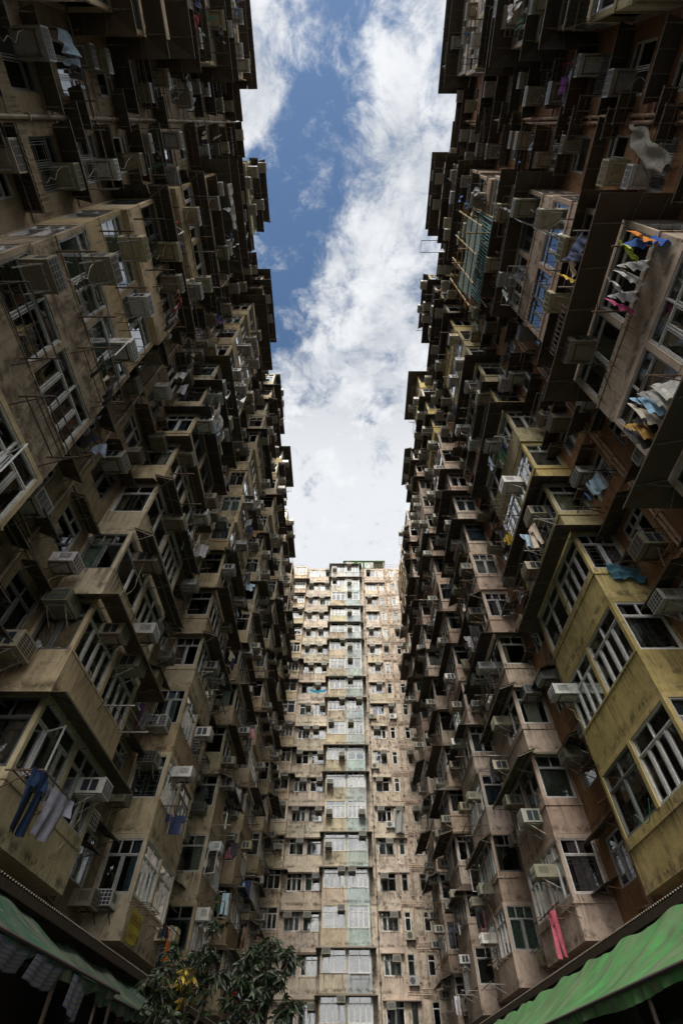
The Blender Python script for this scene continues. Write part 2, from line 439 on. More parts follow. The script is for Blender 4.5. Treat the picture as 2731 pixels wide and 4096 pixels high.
def glazing(parent, w, h, loc, rz, r, detail, style=None, bright=False):
    """frame, pane and what hangs behind it, as sub-parts of a part"""
    st = style if style is not None else r.choice([0, 0, 1, 2, 2, 3, 4])
    col = r.choice([(.74, .74, .72), (.7, .7, .68), (.66, .67, .66)]) if bright else r.choice(ALU)
    ob('window_frame', frame(w, h, st), parent, loc, rz, jit(col, .06, r))
    ob('pane', pane(w, h), parent, loc, rz, r.choice(GLASS_T))
    if r.random() < (.92 if bright else .84 if w > .8 else .5):
        ob('curtain', curtain(w, h, r.choice([0, 5, 6, 1, 2, 3, 4]) if bright else r.randrange(len(CUT))), parent, loc, rz, jit(r.choice([(.5, .47, .42), (.42, .42, .42), (.32, .4, .35), (.42, .35, .24), (.55, .55, .53), (.3, .38, .36), (.4, .33, .29), (.24, .2, .18)]) if bright else r.choice(CURT), .12, r))
    if detail and r.random() < (.3 if bright else .5):
        ob('window_grille', grille(w, h, r.randrange(2)), parent, loc, rz, r.choice([(.5, .5, .5), (.4, .42, .38), (.2, .2, .2)]))

# ------------------------------------------------------------------ air conditioners, racks, garments (things; prototypes below)
def ac_meshes():
    b = MB(); w, d, h = .33, .66, .43
    b.box(-w, w, -d, .10, 0, h)
    b.box(-w - .006, w + .006, -d - .02, -d + .03, -.006, h + .006)
    bod = b.mesh('air_conditioner', 'acbody')
    g = MB()
    g.box(-w + .035, w - .035, -d - .024, -d - .021, .035, h - .035, m=0)
    for i in range(6):
        z = .06 + i * .062
        g.box(-w + .035, w - .035, -d - .034, -d - .026, z, z + .012, m=1)
    for i in range(1, 4):
        x = -w + 2 * w * i / 4
        g.box(x - .006, x + .006, -d - .04, -d - .035, .035, h - .035, m=1)
    v = g
    for sx in (-1, 1):
        for q in (-.50, -.27):
            x0, x1 = sorted((sx * (w + .002), sx * (w + .006)))
            v.box(x0, x1, q, q + .18, .06, h - .06)
    gri = g.mesh('grille', ['fin', 'acbody'])
    k = MB()
    for sx in (-1, 1):
        k.bar((sx * .25, 0, -.02), (sx * .25, -.55, -.02), .03)
        k.bar((sx * .25, 0, -.34), (sx * .25, -.5, -.03), .025)
    k.bar((-.25, -.5, -.02), (.25, -.5, -.02), .03)
    return bod, gri, k.mesh('bracket', 'iron')
AC_BODY, AC_GRILLE, AC_BRACKET = ac_meshes()
def ac_grille2(kind):
    g = MB(); w, d, h = .33, .66, .43
    g.box(-w + .03, w - .03, -d - .024, -d - .021, .03, h - .03, m=0)
    if kind == 0:
        for i in range(11):
            x = -w + .06 + i * .054; g.box(x - .005, x + .005, -d - .034, -d - .026, .03, h - .03, m=1)
        g.box(-w + .03, w - .03, -d - .044, -d - .036, h / 2 - .01, h / 2 + .01, m=1)
    else:
        for i in range(1, 5): x = -w + 2 * w * i / 5; g.box(x - .008, x + .008, -d - .034, -d - .026, .03, h - .03, m=1)
        for i in range(1, 4): g.box(-w + .03, w - .03, -d - .044, -d - .036, h * i / 4 - .008, h * i / 4 + .008, m=1)
    for sx in (-1, 1):
        for i in range(7):
            x0, x1 = sorted((sx * (w + .002), sx * (w + .006))); g.box(x0, x1, -.55 + i * .045, -.53 + i * .045, .12, h - .07)
    return g.mesh('grille', ['fin', 'acbody'])
AC_GRILLES = [AC_GRILLE, AC_GRILLE, ac_grille2(0), ac_grille2(1)]
def ac_hose(seed):
    r = random.Random(seed); b = MB(); x = r.choice([-.25, .25]); pts = [(x, -.3, .0)]
    for i in range(1, 8): pts.append((x + .35 * math.sin(i * .5) * r.choice([.6, 1]) * (1 if x < 0 else -1) + r.uniform(-.03, .03), -.3 + .27 * i / 7, -.12 - .22 * i + (.5 if i > 5 else 0) * r.random()))
    b.path(pts, .012, 5); return b.mesh('drain_hose', 'pipe')
AC_HOSE = [ac_hose(i) for i in range(4)]
def split_meshes():
    b = MB(); b.box(-.42, .42, -.36, -.04, 0, .58); bod = b.mesh('condenser_unit', 'acbody', False)
    g = MB(); n = 28
    g.quad(*[(-.1 + .23 * math.cos(2 * math.pi * i / n), -.362, .29 + .23 * math.sin(2 * math.pi * i / n)) for i in range(n)])
    for rr_ in (.08, .15, .22):
        for i in range(n):
            a, c = 2 * math.pi * i / n, 2 * math.pi * (i + 1) / n
            g.bar((-.1 + rr_ * math.cos(a), -.368, .29 + rr_ * math.sin(a)), (-.1 + rr_ * math.cos(c), -.368, .29 + rr_ * math.sin(c)), .012, m=1)
    gri = g.mesh('fan_grille', ['fin', 'acbody'])
    k = MB()
    for sx in (-1, 1): k.bar((sx * .3, 0, -.02), (sx * .3, -.42, -.02), .035); k.bar((sx * .3, 0, -.3), (sx * .3, -.38, -.03), .025)
    return bod, gri, k.mesh('bracket', 'iron')
SP_BODY, SP_GRILLE, SP_BRACKET = split_meshes()
AC_COLS = [('cream', (.42, .38, .28)), ('white', (.55, .55, .52)), ('beige', (.36, .32, .23)), ('grey', (.34, .34, .31)), ('olive beige', (.25, .24, .17)), ('yellowed', (.42, .36, .22)), ('white', (.6, .6, .58)), ('grimy', (.19, .17, .12))]
acs = []          # (rank, loc, rz, colour name, colour, label tail, group, split)
def want_ac(p, rz, r, where, group, split=False):
    c = r.choice(AC_COLS)
    acs.append((proj(p)[2] if in_frame(p) else 0, p, rz, c[0], jit(c[1], .1, r), where, group, split))

def rack_meshes():
    out = []
    for kind in range(5):
        b = MB(); W = .75
        if kind == 0:                       # flat frame of parallel rods on two arms
            for sx in (-1, 1): b.bar((sx * W, 0, 0), (sx * W, -.78, 0), .028); b.bar((sx * W, 0, -.38), (sx * W, -.6, -.01), .022)
            for q in (-.15, -.36, -.57, -.78): b.bar((-W, q, 0), (W, q, 0), .022)
        elif kind == 1:                     # basket rack with rounded corners
            b.path([(-W, 0, 0), (-W, -.5, 0), (-W + .06, -.6, 0), (-W + .16, -.64, 0), (W - .16, -.64, 0), (W - .06, -.6, 0), (W, -.5, 0), (W, 0, 0)], .013, 6)
            for i in range(1, 6): b.bar((-W + 2 * W * i / 6, 0, 0), (-W + 2 * W * i / 6, -.63, 0), .017)
            b.path([(-W, 0, -.3), (-W, -.25, -.15), (-W, -.5, 0)], .01, 5); b.path([(W, 0, -.3), (W, -.25, -.15), (W, -.5, 0)], .01, 5)
        elif kind == 2:                     # two bare arms with a long pole
            for sx in (-1, 1): b.bar((sx * W, 0, 0), (sx * W, -.9, .02), .03); b.bar((sx * W, 0, -.3), (sx * W, -.6, 0), .022)
            b.path([(-W - .5, -.7, .035), (W + .4, -.7, .035)], .022, 6)
        elif kind == 3:                     # bare bars without pole
            for sx in (-1, 1): b.bar((sx * W, 0, 0), (sx * W, -.95, 0), .035)
            b.bar((-W, -.4, 0), (W, -.4, 0), .017); b.bar((-W, -.8, 0), (W, -.8, 0), .017)
        else:                               # cage of bars
            for z in (0, .42):
                for sx in (-1, 1): b.bar((sx * W, 0, z), (sx * W, -.55, z), .018)
                b.bar((-W, -.55, z), (W, -.55, z), .018)
            for i in range(11): x = -W + 2 * W * i / 10; b.bar((x, -.55, 0), (x, -.55, .42), .015)
            for i in range(1, 6): x = -W + 2 * W * i / 6; b.bar((x, 0, 0), (x, -.55, 0), .015)
        out.append(b.mesh('drying_rack', 'iron'))
    return out
RACK = rack_meshes()
RACK_W = ['four rod drying rack', 'curved wire drying rack', 'pole drying rack', 'two bar drying rack', 'caged drying rack']
def garment_meshes():
    out = {}
    def cloth(prof, h, seed, nu=12, nv=14, fold=.035):
        r = random.Random(seed); ph = [r.uniform(0, 6) for _ in range(4)]
        def f(u, v):
            x0, x1 = prof(v)
            x = x0 + (x1 - x0) * u
            dy = fold * (.3 + v) * math.sin(x * 22 + ph[0] + v * 1.5) + fold * .6 * math.sin(x * 9 + ph[1]) + .05 * math.sin(v * 3 + ph[2]) * v
            return (x, dy, -h * v - .03 * math.sin(x * 7 + ph[3]) * v)
        return f, nu, nv
    sh = MB(); sh.grid(*cloth(lambda v: (-.22 - .02 * v, .22 + .02 * v), .68, 1))
    sh.grid(*cloth(lambda v: (-.40 + .04 * v, -.22), .30, 2, 5, 6)); sh.grid(*cloth(lambda v: (.22, .40 - .04 * v), .30, 3, 5, 6))
    out['shirt'] = sh.mesh('shirt', 'cloth', True)
    tr = MB(); tr.grid(*cloth(lambda v: (-.20, -.01 - .05 * v), 1.0, 4, 7, 16)); tr.grid(*cloth(lambda v: (.0 + .05 * v, .20), .98, 5, 7, 16))
    tr.grid(*cloth(lambda v: (-.20, .20), .28, 6, 9, 5))
    out['trousers'] = tr.mesh('trousers', 'cloth', True)
    tw = MB(); tw.grid(*cloth(lambda v: (-.3, .3), .75, 7, 14, 12, .04)); out['towel'] = tw.mesh('towel', 'cloth', True)
    bl = MB(); bl.grid(*cloth(lambda v: (-.55 + .05 * v, .55), 1.0, 8, 20, 14, .06)); out['blanket'] = bl.mesh('blanket', 'cloth', True)
    sk = MB(); sk.grid(*cloth(lambda v: (-.12 - .16 * v, .12 + .16 * v), .6, 9, 14, 10, .05)); out['skirt'] = sk.mesh('skirt', 'cloth', True)
    so = MB(); so.grid(*cloth(lambda v: (-.045, .045), .4, 10, 3, 8, .02)); out['sock'] = so.mesh('sock', 'cloth', True)
    return out
GARM = garment_meshes()
GCOL = [('black', (.02, .02, .022)), ('navy', (.03, .045, .11)), ('white', (.62, .62, .62)), ('grey', (.25, .25, .27)), ('pink', (.5, .22, .27)), ('red', (.32, .03, .03)), ('blue', (.06, .16, .42)),
        ('pale blue', (.38, .5, .62)), ('brown', (.2, .12, .07)), ('beige', (.5, .42, .32)), ('dark', (.04, .04, .05)), ('green', (.05, .14, .08)), ('purple', (.2, .06, .24)), ('yellow', (.65, .42, .05))]
racks = []        # (rank, loc, rz, kind, where, group, garments?)
def want_rack(p, rz, r, where, group, z_full):
    racks.append((proj(p)[2] if in_frame(p, 0) else 0, p, rz, r.choice([0, 0, 1, 1, 2, 3, 3, 4]), where, group, r.random() < z_full, r.random()))

# ------------------------------------------------------------------ block walls with openings
def facade(b, u0, u1, z0, z1, holes, depth=.16, y=0.):
    """a wall in the local x-z plane at y, facing -y, with rectangular holes (x0, x1, z0, z1); reveals and a dark room behind each"""
    xs = sorted({u0, u1, *[h[0] for h in holes], *[h[1] for h in holes]})
    byband = {}
    for h in holes: byband.setdefault((h[2], h[3]), []).append(h)
    z = z0
    for (a, c) in sorted(byband):
        if a > z + 1e-6: b.quad((u0, y, z), (u1, y, z), (u1, y, a), (u0, y, a))
        x = u0
        for h in sorted(byband[(a, c)]):
            if h[0] > x + 1e-6: b.quad((x, y, a), (h[0], y, a), (h[0], y, c), (x, y, c))
            x = h[1]
            b.quad((h[0], y, a), (h[0], y + depth, a), (h[0], y + depth, c), (h[0], y, c)); b.quad((h[1], y + depth, a), (h[1], y, a), (h[1], y, c), (h[1], y + depth, c))
            b.quad((h[0], y, a), (h[1], y, a), (h[1], y + depth, a), (h[0], y + depth, a)); b.quad((h[0], y + depth, c), (h[1], y + depth, c), (h[1], y, c), (h[0], y, c))
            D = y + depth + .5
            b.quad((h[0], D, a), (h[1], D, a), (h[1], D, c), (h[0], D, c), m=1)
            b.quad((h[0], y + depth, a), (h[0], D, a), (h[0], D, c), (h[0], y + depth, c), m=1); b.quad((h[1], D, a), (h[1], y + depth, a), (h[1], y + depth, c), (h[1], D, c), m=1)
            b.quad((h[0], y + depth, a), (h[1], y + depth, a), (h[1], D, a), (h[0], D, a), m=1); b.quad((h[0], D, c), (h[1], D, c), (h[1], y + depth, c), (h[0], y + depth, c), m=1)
        if x < u1 - 1e-6: b.quad((x, y, a), (u1, y, a), (u1, y, c), (x, y, c))
        z = c
    b.quad((u0, y, z), (u1, y, z), (u1, y, z1), (u0, y, z1))

def awn_win(i, w):
    k = ('aw', i, round(w, 2))
    if k not in CACHE:
        b = MB(); o = (.62, .5, .75)[i % 3]; dr = (.22, .16, .3)[i % 3]; zi = .12
        if i < 3:
            sheet_quad(b, (-w / 2 - .1, -o, zi - dr), (w / 2 + .1, -o, zi - dr), (w / 2, .0, zi), (-w / 2, .0, zi))
            for q in range(4):
                x = -w / 2 + .06 + (w - .12) * q / 3
                b.bar((x, 0, zi - .02), (x, -o, zi - dr - .014), .028, .018, m=1)
                if q % 3 == 0: b.bar((x, 0, zi - .35), (x, -o * .8, zi - dr * .8), .02, m=1)
            b.box(-w / 2 - .1, w / 2 + .1, -o - .008, -o - .002, zi - dr - .03, zi - dr + .012)
        else:
            n = int(w / .125 * 4)
            b.grid(lambda u, v: (-w / 2 + w * u, -o + o * v, zi - dr + dr * v + .017 * math.sin(u * w / .125 * 6.2832)), n, 1)
            for q in (.05, .6): b.bar((-w / 2, -o * (1 - q), zi - dr * (1 - q) - .04), (w / 2, -o * (1 - q), zi - dr * (1 - q) - .04), .03, m=1)
            for q in range(3):
                x = -w / 2 + .05 + (w - .1) * q / 2; b.bar((x, 0, zi - .05), (x, -o, zi - dr - .05), .028, m=1); b.bar((x, 0, zi - .4), (x, -o * .85, zi - dr - .05), .02, m=1)
        CACHE[k] = b.mesh('awning', ['sheet', 'rib'])
    return CACHE[k]

BLK = {}
def block(side, label, T, rz, wallcol):
    root = ob('apartment_block', None, None, (0, 0, 0)); tag(root, label, 'building')
    BLK[side] = (root, T, rz); return root

SIDEW = {'left': 'left block', 'right': 'right block', 'end': 'end block'}
def side_block(side):
    r = random.Random(101 if side == 'left' else 207)
    left = side == 'left'
    rz = rad(90) if left else rad(-90)
    X = XL if left else XR
    sg = 1 if left else -1                       # local x = sg * world y
    T = Matrix.Translation((X, 0, 0)) @ Matrix.Rotation(rz, 4, 'Z')
    W = lambda u, d, z: tuple(T @ Vector((sg * u, -d, z)))     # u world y, d metres out of the wall
    root = block(side, 'tall tan stained apartment block with dark awnings rising on the left' if left else
                 'tall pink and orange apartment block with yellow balconies rising on the right', T, rz, None)
    gaps = [(COLS[i] + COLS[i + 1]) / 2 for i in range(6)] + [52.2]
    wins = []
    for gi, g in enumerate(gaps):
        for k in range(NSIDE):
            for s in (-1, 1):
                if gi == 6 and s > 0: continue
                w = 1.25 if (gi + k) % 3 else 1.1
                wins.append((gi, k, s, (g + s * 1.08) if gi < 6 else 51.3, w))
    holes = []
    for gi, k, s, u, w in wins:
        a, c = sorted((sg * (u - w / 2), sg * (u + w / 2)))
        holes.append((a, c, fl(k) + 1.0, fl(k) + 2.35))
    b = MB(); ua, ub = sorted((sg * Y0, sg * Y1)); top = fl(NSIDE) + .95
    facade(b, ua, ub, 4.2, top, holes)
    # back, ends and roof of the block
    D = 11.
    b.quad((ub, 0, 4.2), (ub, D, 4.2), (ub, D, top), (ub, 0, top)); b.quad((ua, D, 4.2), (ua, 0, 4.2), (ua, 0, top), (ua, D, top))
    b.quad((ub, D, 0), (ua, D, 0), (ua, D, top), (ub, D, top)); b.quad((ua, .25, top - .9), (ub, .25, top - .9), (ub, D, top - .9), (ua, D, top - .9))
    b.quad((ua, 0, top), (ub, 0, top), (ub, .25, top), (ua, .25, top)); b.quad((ub, .25, top - .9), (ua, .25, top - .9), (ua, .25, top), (ub, .25, top))
    ob('wall', b.mesh('wall', ['plaster', 'room']), root, (X, 0, 0), rz, (.27, .215, .14, .68) if left else (.30, .165, .09, .55))  # shade of the recessed strips deepened by a darker wall colour
    # shop floor under the canopies
    s = MB(); s.quad((ua, 0.6, 0), (ub, .6, 0), (ub, .6, 4.2), (ua, .6, 4.2)); s.quad((ua, 0, 4.2), (ua, .6, 4.2), (ub, .6, 4.2), (ub, 0, 4.2))
    for i in range(14):
        u = sg * (Y0 + 1 + i * 4.5); s.box(u - .25, u + .25, -.05, .6, 0, 4.195)
    ob('shopfront', s.mesh('shopfront', 'paint'), root, (X, 0, 0), rz, (.06, .05, .045))
    # windows in the flat strips
    rank = sorted(wins, key=lambda q: -(proj(W(q[3], 0, fl(q[1]) + 1.6))[2] if in_frame(W(q[3], 0, fl(q[1]) + 1.6), .06) else 0))
    chosen = set((q[0], q[1], q[2]) for q in rank[:98])
    mw, ma = MB(), MB()
    na = 0
    for q in rank:
        gi, k, s, u, w = q
        p = W(u, -.07, fl(k) + 1.0); near = (gi, k, s) in chosen
        st = r.choice([1, 2, 2, 4]); seen = in_frame(p, .1)
        if near:
            h = ob('window', frame(w, 1.35, st), root, p, rz, jit(r.choice(ALU), .06, r))
            ob('pane', pane(w, 1.35), h, (0, 0, 0), 0, r.choice(GLASS_T))
            if r.random() < .6: ob('curtain', curtain(w, 1.35, r.randrange(len(CUT))), h, (0, .02, 0), 0, jit(r.choice(CURT), .12, r))
            if r.random() < .35: ob('window_grille', grille(w, 1.35, r.randrange(2)), h, (0, -.09, 0), 0, r.choice([(.4, .4, .4), (.2, .2, .2)]))
        else:
            mw.add(frame(w, 1.35, st), TR(p, rz)); mw.add(pane(w, 1.35), TR(p, rz), [1])
            if r.random() < .6: mw.add(curtain(w, 1.35, r.randrange(len(CUT))), TR(W(u, -.09, fl(k) + 1.0), rz), [2])
        if r.random() < .8 or k >= NSIDE - 2:
            i = r.choice([0, 0, 1, 2, 3, 4]) if k < NSIDE - 2 else r.choice([2, 2, 3, 0]); ww = w + (r.choice([.3, .5, .7]) if k < NSIDE - 2 else .75); pa = W(u, .0, fl(k) + 2.42)
            if near and na < 98:
                na += 1; ob('awning', awn_win(i, ww), root, pa, rz, jit(r.choice(SHEET), .15, r))
            else: ma.add(awn_win(i, ww), TR(pa, rz))
        if seen and r.random() < .75:
            ma.add(awn_win(r.randrange(5), r.choice([.8, .9, 1.0])), TR(W(u + r.choice([-.9, .9]), 0, fl(k) + r.choice([.55, 1.2, 1.75])), rz))
        if seen:
            gname = f'{ORD[gi]} window strip' 
            half = 'near' if s < 0 else 'far'
            if r.random() < .88:
                want_ac(W(u + r.choice([-.3, .3]), 0, fl(k) + r.choice([1.9, 1.9, .45])), rz, r, f'{ORD[k]} storey, {gname} of {SIDEW[side]}, {half} window', f'air conditioners on the {SIDEW[side]}')
            if r.random() < .5:
                want_rack(W(u, 0, fl(k) + .92), rz, r, f'{ORD[k]} storey, {gname}, {SIDEW[side]}, {half} window', f'drying racks on the {SIDEW[side]}', .45)
    f = ob('far_window', mw.mesh('far_window', ['alu', 'glass', 'cloth']), root, color=(.5, .5, .48)); f['kind'] = 'stuff'
    f = ob('far_awning', ma.mesh('far_awning', ['sheet', 'rib']), root, color=(.085, .085, .075)); f['kind'] = 'stuff'
    # enclosed balconies
    bal = [(c, k) for c in range(7) for k in range(NSIDE)]
    bal.sort(key=lambda q: -(proj(W(COLS[q[0]], 1, fl(q[1]) + 1))[2] if in_frame(W(COLS[q[0]], 1, fl(q[1]) + 1), .12) else 0))
    mb = MB()
    for n, (c, k) in enumerate(bal):
        p = W(COLS[c], 0, fl(k)); u = COLS[c]
        if left: col = r.choice([(.52, .42, .27), (.48, .39, .25), (.55, .45, .295), (.43, .335, .20), (.52, .44, .31)])
        else: col = r.choice([(.54, .43, .345), (.50, .40, .32), (.55, .46, .385), (.46, .345, .265)])
        wz = r.choice([.35, .5, .6, .7])
        if not left and c == 2 and k in (0, 1, 2, 4, 6, 10): col = r.choice([(.46, .36, .155), (.49, .385, .17), (.44, .34, .14)]); wz = .62
        elif not left and c in (2, 0): col = r.choice([(.33, .28, .15), (.38, .33, .20), (.44, .36, .30), (.46, .38, .31)])
        if not left and c == 3 and k > 8: col = r.choice([(.5, .40, .16), col])
        if left and c == 1 and k in (2, 3): col = (.36, .30, .22); wz = 1.0
        halves = r.choice(['ww'] * 9 + ['sw', 'ws'])
        if c <= 2 and k < 9 or (c, k) in ((3, 0), (4, 0), (3, 1)): halves = 'ww'
        if (side, c, k) == ('right', 3, 4): halves = 'sw'
        col4 = (*jit(col, .07, r), wz)
        bm = body(BW, BD, halves, r.random() < (.25 if left else .7))
        if n >= 96:
            mb.add(bm, TR(p, rz)); continue
        sy = 1.0 if (k <= 3 and c in (1, 2, 3)) else r.uniform(.86, 1.10); bd = BD * sy
        o = ob('enclosed_balcony', bm, root, p, rz, col4, (1.0 if k <= 2 else r.uniform(.93, 1.04), sy, 1))
        if not left and c == 2 and k <= 2: o['label'] = 'bright yellow plastered balcony'
        if left and c == 1 and k == 3: o['label'] = 'weathered brown stained balcony with teal glazing'
        detail = proj(p)[2] > FOC / 32
        nearside = -sg                            # local side that faces the camera
        for i, hf in enumerate(halves):
            if hf == 's': continue
            x = (-1 if i == 0 else 1) * (HW / 2 + .08)
            if r.random() < .07 and k > 0 and c != 2:
                g = ob('window_grille', grille(HW, HH, 1), o, (x, -BD + .05, 1.05), 0, (.08, .08, .08)); continue     # an unglazed half
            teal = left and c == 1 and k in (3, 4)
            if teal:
                ob('window_frame', frame(HW, HH, 4), o, (x, -BD + .06, 1.05), 0, (.5, .52, .52)); ob('pane', pane(HW, HH), o, (x, -BD + .06, 1.05), 0, (.82, .96, .94)); ob('curtain', curtain(HW, HH, 0), o, (x, -BD + .03, 1.05), 0, (.42, .74, .70))  # bright teal reflection of the glass put into curtain and pane colour
            else: glazing(o, HW, HH, (x, -BD + .06, 1.05), 0, r, detail, r.choice([0, 1, 0, 4]) if proj(p)[2] > FOC / 22 else None)
            if detail and r.random() < .10:
                ob('open_sash', SASH, o, (x - HW / 4 + r.choice([0, .5]), -BD + .02, 1.1), 0, (.55, .55, .55), None, (0, 0, rad(r.choice([-60, -75, -115]))))
        for sx in (-1, 1):
            if sx == -nearside and r.random() < .4: continue
            glazing(o, BD - .22, HH, (sx * (BW - .06), -(BD - .12 + .1) / 2 , 1.05), rad(90 * sx), r, detail, r.choice([1, 2, 4]))
        noaw = {('left', 1, 3), ('left', 1, 4), ('left', 3, 0), ('left', 4, 0), ('left', 3, 1), ('right', 1, 5), ('right', 2, 0), ('right', 2, 1), ('right', 3, 0)}
        has = r.random() < (.80 if k > 2 else .55)
        if (side, c, k) in (('left', 2, 0), ('left', 2, 1), ('left', 2, 2), ('right', 2, 2)): has = True
        if k == NSIDE - 1: has = c <= 4
        if has and (side, c, k) not in noaw:
            i = r.choice([1, 2, 3, 4, 0]) if k == NSIDE - 1 else r.choice([0, 0, 0, 1, 1, 2, 2, 3, 4, 5]) if (side, c, k) not in (('left', 2, 0), ('left', 2, 1)) else 0
            ob('awning', awning(BW, BD, i), o, (0, 0, 0), 0, jit(r.choice(SHEET), .15, r), (1, r.uniform(.92, 1.08), 1))
        if not in_frame(p, .08): continue
        cn = f'{ORD[c]} balcony column'
        grp = f'air conditioners on the {SIDEW[side]}'
        clear = not left and c == 2 and k <= 2
        if clear and k == 1: want_ac(W(u + 1.75, BD, fl(k) + 2.0), rz, r, f'{ORD[k]} storey, {cn} of {SIDEW[side]}, far front', grp)
        for s, half in ((-1, 'near'), (1, 'far')):
            if clear or (left and c == 3 and k == 0 and s < 0): continue      # the rental banner hangs here
            if r.random() < .82:
                want_ac(W(u + s * r.choice([.5, 1.1, 1.6]), bd, fl(k) + r.choice([2.12, 2.12, 1.7, .5])), rz, r, f'{ORD[k]} storey, {cn} of {SIDEW[side]}, {half} front', grp)
            if r.random() < .72:
                want_rack(W(u + s * 1.05, bd, fl(k) + r.choice([.86, .92, .3])), rz, r, f'{ORD[k]} storey, {cn}, {SIDEW[side]}, {half} half', f'drying racks on the {SIDEW[side]}', .5)
        if r.random() < .3 and not clear:
            want_ac(W(u - BW, BD * .5, fl(k) + r.choice([2.05, .6])), rz + (rad(-90) if left else rad(90)), r, f'{ORD[k]} storey, {cn} of {SIDEW[side]}, near flank', grp)
    if mb.v:
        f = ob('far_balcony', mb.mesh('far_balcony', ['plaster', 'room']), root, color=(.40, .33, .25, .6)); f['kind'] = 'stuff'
    # drain pipes up the strips, with branches
    for gi, g in enumerate(gaps[:6]):
        for off in ((.05,) if left else (.0, .16)):
            b = MB(); pts = [W(g + off, .07, 4.3)] + [W(g + off, .07, fl(k)) for k in range(1, NSIDE)] + [W(g + off, .07, top - .1)]
            b.path(pts, .055, 6)
            for k in range(NSIDE):
                q = r.choice([-1, 1]); b.path([W(g + off, .09, fl(k) + .25), W(g + off + q * .9, .05, fl(k) + .38)], .03, 5)
                z = fl(k) + 1.2; c0 = Vector(W(g + off, .07, z)); b.box(-.08, .08, -.07, .07, -.03, .03, 0, Matrix.Translation(c0) @ Matrix.Rotation(rz, 4, 'Z'))
            ob('drain_pipe', b.mesh('drain_pipe', 'pipe'), root, color=(.32, .27, .2) if left else (.42, .27, .18))
    # concrete string along each floor in the strips
    bm = MB(); bm.box(-2.18, 2.18, -.05, .0, -.06, .06); bm = bm.mesh('floor_band', 'plaster')
    for gi, g in enumerate(gaps[:6]):
        for k in range(1, NSIDE):
            ob('floor_band', bm, root, W(g, 0, fl(k) - .05), rz, (.34, .27, .19, .8) if left else (.40, .24, .15, .6))
    return root

left_root = side_block('left')
right_root = side_block('right')

